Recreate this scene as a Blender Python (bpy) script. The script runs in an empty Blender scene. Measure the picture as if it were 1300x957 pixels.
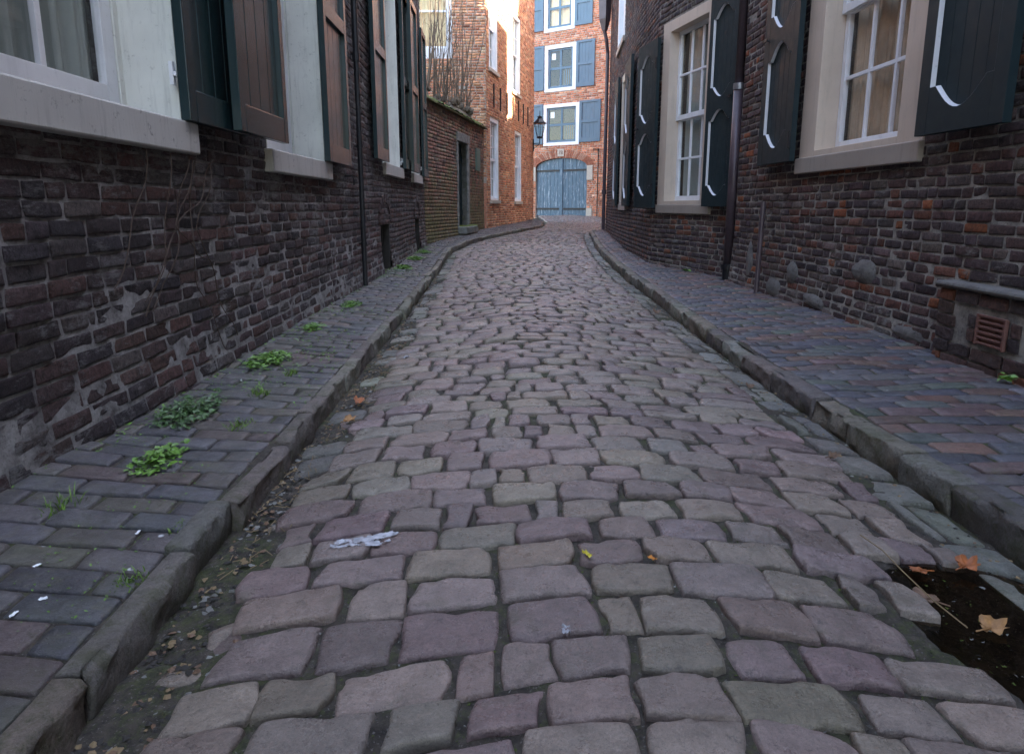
import bpy, math, random
import numpy as np
from mathutils import Vector, Matrix
random.seed(7); rng = np.random.default_rng(7)
S = bpy.context.scene; COL = S.collection
R = math.radians

# ------------------------------------------------------------------ noise
def _h(ix, iy, iz):
    n = (ix.astype(np.int64)*374761393 + iy.astype(np.int64)*668265263 + iz.astype(np.int64)*2147483647) & 0xffffffff
    n = ((n ^ (n >> 13))*1274126177) & 0xffffffff
    n = n ^ (n >> 16)
    return (n & 0xffff)/65535.0*2-1
def vn(x, y, z=0.0):
    x, y, z = np.broadcast_arrays(np.asarray(x, float), np.asarray(y, float), np.asarray(z, float))
    fx, fy, fz = np.floor(x), np.floor(y), np.floor(z)
    u, v, w = x-fx, y-fy, z-fz
    u, v, w = u*u*(3-2*u), v*v*(3-2*v), w*w*(3-2*w)
    r = 0
    for a in (0, 1):
        for b in (0, 1):
            for c in (0, 1):
                r = r + _h(fx+a, fy+b, fz+c)*(u if a else 1-u)*(v if b else 1-v)*(w if c else 1-w)
    return r
def fbm(x, y, z=0.0, o=3):
    r = 0; a = 1
    for i in range(o):
        r = r + a*vn(np.asarray(x)*2**i+17*i, np.asarray(y)*2**i+5*i, np.asarray(z)*2**i); a *= .5
    return r

# ------------------------------------------------------------------ materials
def new_mat(name):
    m = bpy.data.materials.new(name); m.use_nodes = True
    nt = m.node_tree; nt.nodes.clear()
    o = nt.nodes.new('ShaderNodeOutputMaterial'); b = nt.nodes.new('ShaderNodeBsdfPrincipled')
    nt.links.new(b.outputs[0], o.inputs[0])
    return m, nt, b, o
class NG:
    def __init__(s, nt):
        s.nt = nt
        s.tc = nt.nodes.new('ShaderNodeTexCoord')
        s.g = nt.nodes.new('ShaderNodeNewGeometry')
    def n(s, t, **k):
        x = s.nt.nodes.new(t)
        for a, b in k.items(): setattr(x, a, b)
        return x
    def link(s, a, b): s.nt.links.new(a, b)
    def noise(s, sc, det=4, rough=.6, vec=None, dist=0, scale3=None):
        x = s.n('ShaderNodeTexNoise'); x.inputs['Scale'].default_value = sc; x.inputs['Detail'].default_value = det
        x.inputs['Roughness'].default_value = rough; x.inputs['Distortion'].default_value = dist
        v = vec or s.tc.outputs['Object']
        if scale3:
            mp = s.n('ShaderNodeMapping'); mp.inputs['Scale'].default_value = scale3; s.link(v, mp.inputs[0]); v = mp.outputs[0]
        s.link(v, x.inputs['Vector']); return x.outputs['Fac']
    def ramp(s, f, lo, hi, a=0.0, b=1.0):
        x = s.n('ShaderNodeMapRange'); x.inputs['From Min'].default_value = lo; x.inputs['From Max'].default_value = hi
        x.inputs['To Min'].default_value = a; x.inputs['To Max'].default_value = b
        s.link(f, x.inputs['Value']); return x.outputs[0]
    def mix(s, f, a, b, mode='MIX'):
        x = s.n('ShaderNodeMix'); x.data_type = 'RGBA'; x.blend_type = mode
        for v, i in ((f, x.inputs[0]), (a, x.inputs[6]), (b, x.inputs[7])):
            if isinstance(v, (int, float)): i.default_value = v
            elif isinstance(v, tuple): i.default_value = (*v, 1)[:4]
            else: s.link(v, i)
        return x.outputs[2]
    def math(s, op, a, b):
        x = s.n('ShaderNodeMath', operation=op)
        for v, i in ((a, x.inputs[0]), (b, x.inputs[1])):
            if isinstance(v, (int, float)): i.default_value = v
            else: s.link(v, i)
        return x.outputs[0]
    def attr(s, name='Col'):
        x = s.n('ShaderNodeAttribute', attribute_name=name); return x.outputs['Color']
    def bump(s, h, st, dist, prev=None):
        x = s.n('ShaderNodeBump'); x.inputs['Strength'].default_value = st; x.inputs['Distance'].default_value = dist
        s.link(h, x.inputs['Height'])
        if prev is not None: s.link(prev, x.inputs['Normal'])
        return x.outputs[0]

def brick_mat(name, smear=.5, smearcol=(.2, .19, .185), rough=.85, bumpd=.006, moss=0, fine=60, wash=0):
    m, nt, b, o = new_mat(name); g = NG(nt)
    c = g.attr()
    v = g.ramp(g.noise(fine, 7, .8), .3, .7, .4, 1.6)
    vc = g.n('ShaderNodeCombineColor'); [g.link(v, vc.inputs[i]) for i in range(3)]
    c = g.mix(1.0, c, vc.outputs[0], 'MULTIPLY')
    dark = g.ramp(g.noise(18, 6, .75), .52, .64)
    c = g.mix(g.math('MULTIPLY', dark, .65), c, (.018, .014, .015))
    sf = g.math('ADD', g.math('MULTIPLY', g.noise(3.1, 4, .6), .42), g.math('MULTIPLY', g.noise(30, 7, .85, scale3=(1, .45, 1.5)), .58))
    if wash:
        z = g.n('ShaderNodeSeparateXYZ'); g.link(g.g.outputs['Position'], z.inputs[0])
        sf = g.math('ADD', sf, g.math('MULTIPLY', g.ramp(z.outputs[2], .86, 1.0), wash))
    sm = g.ramp(sf, .62-smear*.16, .67-smear*.12)
    c = g.mix(g.math('MULTIPLY', sm, .8), c, smearcol)
    if moss:
        z = g.n('ShaderNodeSeparateXYZ'); g.link(g.g.outputs['Position'], z.inputs[0])
        mz = g.ramp(z.outputs[2], .2, 2.0, 1, 0)
        mm = g.math('MULTIPLY', g.ramp(g.math('ADD', g.math('MULTIPLY', g.noise(1.6, 7, .75), .85), g.math('MULTIPLY', mz, .2)), .44, .60), moss)
        c = g.mix(mm, c, g.mix(g.ramp(g.noise(7, 6, .8), .45, .6), (.20, .165, .075), (.08, .09, .025)))
    g.link(c, b.inputs['Base Color']); b.inputs['Roughness'].default_value = rough
    b.inputs['Specular IOR Level'].default_value = .3
    n1 = g.bump(g.noise(26, 7, .75), 1.0, bumpd*1.5); n2 = g.bump(g.noise(120, 5, .7), .9, bumpd*.3, n1)
    g.link(n2, b.inputs['Normal']); return m
def mortar_mat(name, c1, c2, moss=0, bumpd=.01):
    m, nt, b, o = new_mat(name); g = NG(nt)
    c = g.mix(g.ramp(g.noise(9, 6, .7), .35, .65), c1, c2)
    c = g.mix(g.ramp(g.noise(45, 3, .7), .55, .75, 0, .7), c, (.03, .028, .028))
    if moss: c = g.mix(g.math('MULTIPLY', g.ramp(g.noise(5, 5, .6), .5, .62), moss), c, (.06, .07, .02))
    g.link(c, b.inputs['Base Color']); b.inputs['Roughness'].default_value = .95
    b.inputs['Specular IOR Level'].default_value = .2
    g.link(g.bump(g.noise(40, 6, .75), .8, bumpd), b.inputs['Normal']); return m
def sett_mat(name, rough=.5, specks=0.0, mossy=0.0, bd=.0035):
    m, nt, b, o = new_mat(name); g = NG(nt)
    c = g.attr()
    v = g.ramp(g.noise(130, 8, .85), .3, .7, .5, 1.5)
    vc = g.n('ShaderNodeCombineColor'); [g.link(v, vc.inputs[i]) for i in range(3)]
    c = g.mix(.8, c, vc.outputs[0], 'MULTIPLY')
    v = g.ramp(g.noise(17, 6, .7), .3, .7, .72, 1.28)
    vc = g.n('ShaderNodeCombineColor'); [g.link(v, vc.inputs[i]) for i in range(3)]
    c = g.mix(1.0, c, vc.outputs[0], 'MULTIPLY')
    c = g.mix(g.ramp(g.noise(9, 6, .75), .54, .66, 0, .45), c, (.115, .10, .07))
    c = g.mix(g.ramp(g.noise(28, 6, .8), .60, .68, 0, .7), c, (.035, .03, .028))
    c = g.mix(g.ramp(g.noise(500, 2, .5), .64, .70, 0, .8), c, (.03, .028, .028))
    c = g.mix(g.ramp(g.noise(380, 2, .5), .67, .72, 0, .6), c, (.34, .32, .30))
    if specks:
        vo = g.n('ShaderNodeTexVoronoi'); vo.inputs['Scale'].default_value = 6; g.link(g.tc.outputs['Object'], vo.inputs['Vector'])
        c = g.mix(g.math('MULTIPLY', g.ramp(vo.outputs['Distance'], .05, .03), g.ramp(g.noise(90, 2, .5), .45, .55)), c, (.6, .6, .62))
    if mossy:
        c = g.mix(g.math('MULTIPLY', g.ramp(g.noise(7, 7, .8), .50, .60), mossy), c, (.07, .078, .025))
    g.link(c, b.inputs['Base Color'])
    g.link(g.ramp(g.noise(14, 6, .7), .35, .65, rough-.16, rough+.2), b.inputs['Roughness'])
    b.inputs['Specular IOR Level'].default_value = .55
    n1 = g.bump(g.noise(20, 6, .65), .9, bd*3.5); n2 = g.bump(g.noise(130, 6, .75), .9, bd*.9, n1); n3 = g.bump(g.noise(600, 3, .6), .6, bd*.2, n2)
    g.link(n3, b.inputs['Normal']); return m
def bed_mat(name, mossamt=.6):
    m, nt, b, o = new_mat(name); g = NG(nt)
    c = g.mix(g.ramp(g.noise(25, 6, .75), .35, .65), (.014, .011, .009), (.085, .068, .054))
    c = g.mix(g.ramp(g.noise(150, 3, .6), .6, .7, 0, .8), c, (.2, .18, .17))
    c = g.mix(g.math('MULTIPLY', g.ramp(g.math('ADD', g.math('MULTIPLY', g.noise(2.3, 4, .6), .45), g.math('MULTIPLY', g.noise(34, 6, .8), .55)), .5, .56), mossamt), c, g.mix(g.ramp(g.noise(90, 5, .7), .35, .65), (.022, .028, .008), (.085, .105, .025)))
    g.link(c, b.inputs['Base Color']); b.inputs['Roughness'].default_value = .9
    n1 = g.bump(g.noise(60, 6, .75), 1.0, .008); n2 = g.bump(g.noise(260, 3, .7), .8, .003, n1)
    g.link(n2, b.inputs['Normal']); return m
def paint_mat(name, col, rough=.4, dirt=.3, dirtcol=(.12, .11, .1), streak=False, bd=.0008, wear=None, scale=30):
    m, nt, b, o = new_mat(name); g = NG(nt)
    c = g.mix(g.ramp(g.noise(3, 4, .6), .3, .7), tuple(k*.9 for k in col), tuple(min(1, k*1.06) for k in col))
    c = g.mix(g.math('MULTIPLY', g.ramp(g.noise(scale, 6, .75), .58, .7), dirt), c, dirtcol)
    st = g.math('MULTIPLY', g.ramp(g.noise(9, 6, .75, scale3=(2.2, 2.2, .22)), .52, .68), dirt*.75)
    c = g.mix(st, c, tuple(k*.45 for k in col))
    if wear:
        c = g.mix(g.ramp(g.noise(5, 6, .75, scale3=(3, 3, .6)), .54, .62, 0, .85), c, wear)
    g.link(c, b.inputs['Base Color'])
    g.link(g.ramp(g.noise(12, 4, .6), .3, .7, rough*.85, rough*1.2), b.inputs['Roughness'])
    b.inputs['Specular IOR Level'].default_value = .28 if name == 'dark_petrol_paint' else .5
    g.link(g.bump(g.noise(70, 5, .6, scale3=(1, 1, .25)), .6, bd), b.inputs['Normal']); return m
def glass_mat(name, tint=(.95, .97, .96)):
    m, nt, b, o = new_mat(name); g = NG(nt); nt.nodes.remove(b)
    t = g.n('ShaderNodeBsdfTransparent'); t.inputs[0].default_value = (*tint, 1)
    gl = g.n('ShaderNodeBsdfGlossy'); gl.inputs['Roughness'].default_value = .02
    dt = g.n('ShaderNodeVectorMath', operation='DOT_PRODUCT'); g.link(g.g.outputs['Incoming'], dt.inputs[0]); g.link(g.g.outputs['Normal'], dt.inputs[1])
    fr = g.math('ADD', g.math('MULTIPLY', g.math('POWER', g.math('SUBTRACT', 1.0, g.math('ABSOLUTE', dt.outputs['Value'], 0.0)), 4.5), .93), .05)
    bm = g.bump(g.noise(2.5, 2, .5), .25, .004); g.link(bm, gl.inputs['Normal'])
    mx = g.n('ShaderNodeMixShader'); g.link(fr, mx.inputs[0]); g.link(t.outputs[0], mx.inputs[1]); g.link(gl.outputs[0], mx.inputs[2])
    g.link(mx.outputs[0], o.inputs[0]); return m
def simple(name, col, rough=.6, metal=0, var=.15, scale=20, bd=.001, spec=.5, trans=0):
    m, nt, b, o = new_mat(name); g = NG(nt)
    c = g.mix(g.ramp(g.noise(scale, 5, .7), .3, .7), tuple(k*(1-var) for k in col), tuple(min(1, k*(1+var)) for k in col))
    g.link(c, b.inputs['Base Color']); b.inputs['Roughness'].default_value = rough; b.inputs['Metallic'].default_value = metal
    b.inputs['Specular IOR Level'].default_value = spec
    g.link(g.bump(g.noise(scale*3, 4, .6), .6, bd), b.inputs['Normal']); return m

M = {}
M['brick_l'] = brick_mat('weathered_purple_brick', .57, (.225, .21, .21), bumpd=.022, fine=50, wash=.035)
M['mortar_l'] = mortar_mat('crumbling_grey_mortar', (.12, .105, .105), (.36, .34, .335), bumpd=.016)
M['brick_r'] = brick_mat('old_dark_brick', .45, (.2, .185, .17), bumpd=.010, fine=45)
M['mortar_r'] = mortar_mat('old_pale_mortar', (.14, .125, .115), (.38, .35, .31))
M['brick_g'] = brick_mat('garden_wall_brick', .35, (.2, .19, .16), moss=.8)
M['mortar_g'] = mortar_mat('garden_wall_mortar', (.13, .12, .09), (.22, .2, .17), moss=.4)
M['brick_c'] = brick_mat('orange_brick', .1, (.4, .33, .28), bumpd=.003)
M['mortar_c'] = mortar_mat('pale_mortar', (.42, .34, .28), (.54, .46, .39), bumpd=.004)
M['sett'] = sett_mat('worn_sett_stone', .35)
M['gutterstone'] = sett_mat('rough_gutter_stone', .6, mossy=.3, bd=.008)
M['kerb'] = sett_mat('kerb_sandstone', .7, mossy=.5, bd=.008)
M['paver'] = sett_mat('pavement_clinker', .46, specks=1, mossy=.22, bd=.003)
M['bed'] = bed_mat('mossy_joint_dirt', .6)
M['bedp'] = bed_mat('pavement_joint_dirt', .8)
M['green'] = paint_mat('dark_green_gloss_paint', (.012, .030, .034), .22, .15, (.05, .045, .04))
M['green2'] = paint_mat('dark_petrol_paint', (.010, .024, .029), .55, .12, (.03, .03, .03))
M['blue'] = paint_mat('faded_blue_paint', (.095, .165, .225), .5, .25, (.2, .25, .3))
M['blueworn'] = paint_mat('worn_blue_door_paint', (.07, .14, .20), .5, .3, (.05, .08, .1), wear=(.3, .38, .45))
M['white'] = paint_mat('white_gloss_paint', (.84, .85, .88), .35, .25, (.3, .3, .3))
M['trimwhite'] = paint_mat('dulled_white_paint', (.62, .62, .65), .5, .4, (.2, .2, .2))
M['cream'] = paint_mat('cream_paint', (.80, .80, .74), .5, .45, (.25, .25, .22))
M['cream2'] = paint_mat('warm_cream_paint', (.62, .51, .42), .45, .3, (.28, .24, .2))
M['sill'] = paint_mat('weathered_sill_paint', (.50, .475, .45), .6, .75, (.08, .075, .07), scale=24, bd=.003)
M['sill2'] = paint_mat('taupe_sill_paint', (.34, .29, .25), .6, .35, (.15, .13, .12))
M['glass'] = glass_mat('window_glass')
M['curtain'] = simple('beige_curtain', (.58, .43, .31), .9, var=.25, scale=3)
M['blind'] = simple('pale_blind', (.33, .36, .34), .9, var=.05)
M['yellow'] = simple('sunlit_yellow_curtain', (.95, .64, .40), .9, var=.3, scale=2)  # warm window light and sun reflection put into the colour
M['iron'] = simple('black_iron', (.018, .018, .022), .45, .3)
M['pipe'] = simple('purple_brown_pipe', (.085, .06, .07), .4, .2, var=.25, scale=6)
M['pipeband'] = simple('galvanised_band', (.3, .3, .32), .4, .7)
M['stone'] = mortar_mat('grey_stone', (.16, .155, .15), (.3, .29, .27), moss=.3)
M['palestone'] = simple('pale_stone', (.5, .45, .38), .8, bd=.004)
M['render'] = mortar_mat('grey_cement_render', (.12, .11, .105), (.2, .19, .18))
M['moss'] = simple('thick_moss', (.07, .10, .015), .95, var=.6, scale=40, bd=.02)
M['coping'] = brick_mat('mossy_coping_tile', .2, (.09, .1, .03), moss=0)
M['bark'] = simple('grey_bark', (.16, .13, .10), .9, var=.5, scale=30, bd=.01)
M['twig'] = simple('brown_twig', (.15, .11, .08), .8, var=.3)
M['vine'] = simple('dry_vine_stem', (.06, .035, .025), .8)
M['straw'] = simple('dry_straw_stem', (.22, .15, .08), .8)
M['leafg'] = simple('weed_leaf', (.11, .23, .035), .5, var=.5, scale=25)
M['leafg2'] = simple('dull_weed_leaf', (.06, .12, .04), .5, var=.5, scale=25)
M['grass'] = simple('grass_blade', (.11, .2, .03), .5, var=.5, scale=25)
M['leaforange'] = simple('orange_dead_leaf', (.34, .10, .03), .6, var=.45, scale=50)
M['leafbrown'] = simple('brown_dead_leaf', (.16, .09, .055), .7, var=.45, scale=50)
M['leaftan'] = simple('tan_dead_leaf', (.36, .18, .07), .6, var=.35, scale=50)
M['paper'] = simple('crumpled_foil_paper', (.36, .36, .40), .4, .2)
M['yellowp'] = simple('yellow_plastic', (.6, .5, .05), .4)
M['orangep'] = simple('orange_filter_paper', (.75, .3, .07), .7)
M['dark'] = simple('dark_timber_and_shade', (.03, .025, .022), .8)  # timber and dirt bits, also the painted shade of the hatch reveals
M['roof'] = simple('dark_roof_tile', (.08, .06, .055), .7)
M['plaque'] = simple('verdigris_plaque', (.10, .16, .13), .6)
M['terracotta'] = simple('terracotta_vent', (.16, .07, .055), .8)
M['ground'] = bed_mat('soil_ground', .5)
m, nt, b, o = new_mat('muddy_puddle_water'); g = NG(nt); nt.nodes.remove(b)
t_ = g.n('ShaderNodeBsdfTransparent'); t_.inputs[0].default_value = (.40, .34, .27, 1)
gl_ = g.n('ShaderNodeBsdfGlossy'); gl_.inputs['Roughness'].default_value = .03; g.link(g.bump(g.noise(9, 3, .5), .2, .004), gl_.inputs['Normal'])
dt_ = g.n('ShaderNodeVectorMath', operation='DOT_PRODUCT'); g.link(g.g.outputs['Incoming'], dt_.inputs[0]); g.link(g.g.outputs['Normal'], dt_.inputs[1])
fr_ = g.math('ADD', g.math('MULTIPLY', g.math('POWER', g.math('SUBTRACT', 1.0, g.math('ABSOLUTE', dt_.outputs['Value'], 0.0)), 4.5), .95), .03)
mx_ = g.n('ShaderNodeMixShader'); g.link(fr_, mx_.inputs[0]); g.link(t_.outputs[0], mx_.inputs[1]); g.link(gl_.outputs[0], mx_.inputs[2]); g.link(mx_.outputs[0], o.inputs[0]); M['water'] = m

# ------------------------------------------------------------------ mesh builder
class MB:
    def __init__(s, f=None): s.v = []; s.f = []; s.c = []; s.mi = []; s.n = 0; s.f0 = f; s.smooth = False
    def raw(s, V, F, mi=0, col=None):
        V = np.asarray(V, float)
        s.v.append(V); s.c.append(np.tile(np.array((*(col or (.5, .5, .5)), 1.)), (len(V), 1)))
        for f in F: s.f.append(tuple(int(i)+s.n for i in f)); s.mi.append(mi)
        s.n += len(V)
    def add(s, V, F, mi=0, col=None):      # V in (s,h,z) of the mapping
        V = np.asarray(V, float)
        if s.f0: V = s.f0(V)
        s.raw(V, F, mi, col)
    def box(s, a0, a1, b0, b1, c0, c1, mi=0, div=1):
        xs = np.linspace(a0, a1, div+1); V = []; F = []
        for x in xs: V += [(x, b0, c0), (x, b1, c0), (x, b1, c1), (x, b0, c1)]
        for i in range(div):
            k = 4*i
            for j in range(4): F.append((k+j, k+(j+1) % 4, k+4+(j+1) % 4, k+4+j))
        F.append((3, 2, 1, 0)); k = 4*div; F.append((k, k+1, k+2, k+3))
        s.add(V, F, mi)
    def prism(s, pts, h0, h1, mi=0):       # polygon in (s,z), extruded in h
        n = len(pts)
        V = [(p[0], h0, p[1]) for p in pts]+[(p[0], h1, p[1]) for p in pts]
        F = [tuple(range(n))[::-1], tuple(range(n, 2*n))]+[(i, (i+1) % n, n+(i+1) % n, n+i) for i in range(n)]
        s.add(V, F, mi)
    def tube(s, pts, r, n=10, mi=0, cap=True, raw=False):
        P = [Vector(p) for p in (s.f0(np.array(pts, float)) if (s.f0 and not raw) else pts)]
        rs = r if hasattr(r, '__len__') else [r]*len(P)
        V = []; F = []; up = None
        for i, p in enumerate(P):
            d = (P[min(i+1, len(P)-1)]-P[max(i-1, 0)]).normalized()
            if up is None:
                up = Vector((0, 0, 1)) if abs(d.z) < .9 else Vector((1, 0, 0))
            a = d.cross(up).normalized(); bb = a.cross(d).normalized(); up = bb
            for k in range(n):
                t = 2*math.pi*k/n; V.append(p+a*math.cos(t)*rs[i]+bb*math.sin(t)*rs[i])
        for i in range(len(P)-1):
            for k in range(n): F.append((i*n+k, i*n+(k+1) % n, (i+1)*n+(k+1) % n, (i+1)*n+k))
        if cap: F.append(tuple(range(n))[::-1]); F.append(tuple(range((len(P)-1)*n, len(P)*n)))
        s.raw([tuple(v) for v in V], F, mi)
    def build(s, name, mats, parent=None, bevel=0, smooth=False, org=None):
        m0 = mats[0] if isinstance(mats, (list, tuple)) else mats
        base = {'orange_brick': (.52, .22, .14), 'weathered_purple_brick': (.085, .054, .054), 'old_dark_brick': (.075, .046, .045)}.get(m0.name)
        if base: s.c = [np.where(np.abs(c-.5).max(axis=1, keepdims=True) > .5001, c, np.array((*base, 1.))) if np.allclose(c[:, :3], .5) else c for c in s.c]
        V = np.concatenate(s.v); C = np.concatenate(s.c)
        if parent is not None: V = V - np.array(wloc(parent))
        elif org is not None: V = V - np.array(org)
        me = bpy.data.meshes.new(name); me.from_pydata(V.tolist(), [], s.f)
        at = me.color_attributes.new('Col', 'FLOAT_COLOR', 'POINT'); at.data.foreach_set('color', C.astype(np.float32).ravel())
        if not isinstance(mats, (list, tuple)): mats = [mats]
        for m in mats: me.materials.append(m)
        me.polygons.foreach_set('material_index', s.mi)
        if smooth: me.polygons.foreach_set('use_smooth', [True]*len(me.polygons))
        me.update()
        o = bpy.data.objects.new(name, me); COL.objects.link(o)
        if parent is not None: o.parent = parent
        elif org is not None: o.location = org
        if bevel:
            md = o.modifiers.new('bevel', 'BEVEL'); md.width = bevel; md.segments = 2; md.limit_method = 'ANGLE'; md.angle_limit = R(40)
        return o
def wloc(o):
    l = Vector(o.location)
    while o.parent: o = o.parent; l += Vector(o.location)
    return l
def tag(o, label=None, cat=None, group=None, kind=None):
    if label: o['label'] = label
    if cat: o['category'] = cat
    if group: o['group'] = group
    if kind: o['kind'] = kind
    return o
def empty(name, loc, label, cat, group=None):
    o = bpy.data.objects.new(name, None); o.location = loc; o.empty_display_size = .2; COL.objects.link(o)
    return tag(o, label, cat, group)

# patches: many rounded stones / bricks at once
PROF = {15: ([-1, -.99, -.965, -.9, -.78, -.5, -.25, 0, .25, .5, .78, .9, .965, .99, 1], [1, .42, .14, .03, 0, 0, 0, 0, 0, 0, 0, .03, .14, .42, 1]),
        9: ([-1, -.985, -.93, -.6, 0, .6, .93, .985, 1], [1, .33, .05, 0, 0, 0, .05, .33, 1]),
        6: ([-1, -.95, -.7, .7, .95, 1], [1, .25, 0, 0, .25, 1]),
        4: ([-1, -.9, .9, 1], [1, 0, 0, 1])}
def patches(mb, Q, mapf, N, depth, cols, h0=0, tilt=0.0, rnd=.1, warp=.003, warps=25, rough=.001, roughs=30, dome=0.0, mi=0, rev=False):
    Q = np.asarray(Q, float); n = len(Q)
    if n == 0: return
    pos, drop = PROF[N]; pos = np.array(pos); drop = np.array(drop)
    A, B = np.meshgrid(pos, pos, indexing='xy'); DA, DB = np.meshgrid(drop, drop, indexing='xy')
    D = 1-(1-DA)*(1-DB)
    A2 = A*np.sqrt(1-rnd*B*B); B2 = B*np.sqrt(1-rnd*A*A)
    a = (A2.ravel()+1)/2; b_ = (B2.ravel()+1)/2
    w = np.stack([(1-a)*(1-b_), a*(1-b_), a*b_, (1-a)*b_], 0)      # 4,NN
    P = np.einsum('nkc,kg->ngc', Q, w)
    seed = rng.random((n, 1))*100
    if warp:
        P[..., 0] += warp*vn(P[..., 0]*warps, P[..., 1]*warps, seed); P[..., 1] += warp*vn(P[..., 0]*warps+50, P[..., 1]*warps, seed)
    H = np.broadcast_to(h0, (n,)).reshape(n, 1) - depth*D.ravel()[None]
    H = H + rough*fbm(P[..., 0]*roughs, P[..., 1]*roughs, seed, 2)*(1-.5*D.ravel())[None]
    if N == 15:
        eg = np.clip((np.maximum(np.abs(A), np.abs(B)).ravel()-.45)/.5, 0, 1)[None]
        H = H - .011*np.clip(fbm(P[..., 0]*34, P[..., 1]*34, seed+7, 2)-.25, 0, 1)*eg + .0012*1.5*fbm(P[..., 0]*60, P[..., 1]*60, seed+3, 3)
        H = H - .004*np.clip(.05-np.abs(vn(P[..., 0]*9, P[..., 1]*9, seed+20)), 0, .05)*20*(seed > 60)
    if tilt: H = H + rng.normal(0, tilt, (n, 1))*A.ravel()[None] + rng.normal(0, tilt, (n, 1))*B.ravel()[None]
    if dome: H = H + dome*(1-(A*A+B*B)/2).ravel()[None]
    V = mapf(P[..., 0].ravel(), P[..., 1].ravel(), H.ravel())
    NN = N*N; i = np.arange(N-1)
    I, J = np.meshgrid(i, i, indexing='xy'); base = (J*N+I).ravel()
    f = np.stack([base, base+1, base+1+N, base+N], 1)
    if rev: f = f[:, ::-1]
    F = (f[None]+(np.arange(n)*NN)[:, None, None]).reshape(-1, 4)+mb.n
    mb.v.append(V); C = np.ones((n, NN, 4)); C[..., :3] = np.asarray(cols)[:, None, :]
    mb.c.append(C.reshape(-1, 4)); mb.f += [tuple(q) for q in F.tolist()]; mb.mi += [mi]*len(F); mb.n += len(V)
def palette(pal, n, var=.12):
    w = np.array([p[1] for p in pal], float); w /= w.sum()
    k = rng.choice(len(pal), n, p=w); c = np.array([p[0] for p in pal])[k]
    return np.clip(c*(1+rng.normal(0, var, (n, 1)))*(1+rng.normal(0, .03, (n, 3))), .004, .95)

# ------------------------------------------------------------------ terrain and road
def zg(y):
    y = np.asarray(y, float)
    return np.where(y < 7, 0, .0175*(y-7)*np.minimum(1, np.maximum(0, (y-7)/8)))
LT = np.array([-8, 0, 1.5, 3.9, 5.84, 9, 11, 12.4, 14.3, 16.7, 20.3, 24, 31])
LX = np.array([-.70, -.72, -.775, -.83, -.88, -.99, -1.07, -1.08, -.84, -.19, .86, 1.15, 1.05])
LY = np.array([-8, 0, 1.5, 3.9, 5.84, 9, 11, 12.4, 14.3, 16.7, 20.3, 24, 31])
RX = np.array([1.31, 1.31, 1.30, 1.29, 1.34, 1.43, 1.50, 1.57, 1.69, 1.9, 2.3, 3.3, 3.9])
RY = np.array([-8, 0, 1.5, 3.9, 5.84, 9, 11, 12.4, 14.3, 16.9, 18.6, 21, 29.6])
def LR(t):
    return np.interp(t, LT, LX), np.interp(t, LT, LY), np.interp(t, LT, RX), np.interp(t, LT, RY)
def Wd(t):
    a, b, c, d = LR(t); return np.hypot(c-a, d-b)
PUD = (1.0, 1.30, .11, .25)
def pud(x, y): return np.exp(-(((x-PUD[0])/PUD[2])**2+((y-PUD[1])/PUD[3])**2)**2)
def roadz(x, y, q):          # q lateral 0..1
    crown = .055*(1-(2*q-1)**2)
    und = .011*vn(x*1.7+3, y*1.25)+.006*vn(x*3.1, y*2.7+9)
    und = und*np.clip(4*q*(1-q)*1.6, 0, 1)
    dip = -.012*np.exp(-((q-.27)/.1)**2)-.010*np.exp(-((q-.75)/.1)**2)
    return zg(y)+crown+und+dip-.03*np.exp(-(q/.07)**2)*0
def rmap(v, t, h):
    W = Wd(t); q = v/W
    tt = t-.15*(2*q-1)**2+.02*vn(v*2.2, t*.9)
    a, b, c, d = LR(tt)
    x = a+(c-a)*q; y = b+(d-b)*q
    return np.stack([x, y, roadz(x, y, np.clip(q, 0, 1))+h], 1)

ground = MB()
gx = [-300, -40, -8, -3, 0, 3, 8, 40, 300]; gy = [-300, -40, -8, 0, 7, 10, 12.5, 15, 18, 22, 26, 31, 40, 300]
V = [(x, y, float(zg(min(y, 31)))-.12) for y in gy for x in gx]; n = len(gx)
ground.add(V, [(j*n+i, j*n+i+1, (j+1)*n+i+1, (j+1)*n+i) for j in range(len(gy)-1) for i in range(n-1)])
tag(ground.build('ground', M['ground']), kind='structure')

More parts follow.
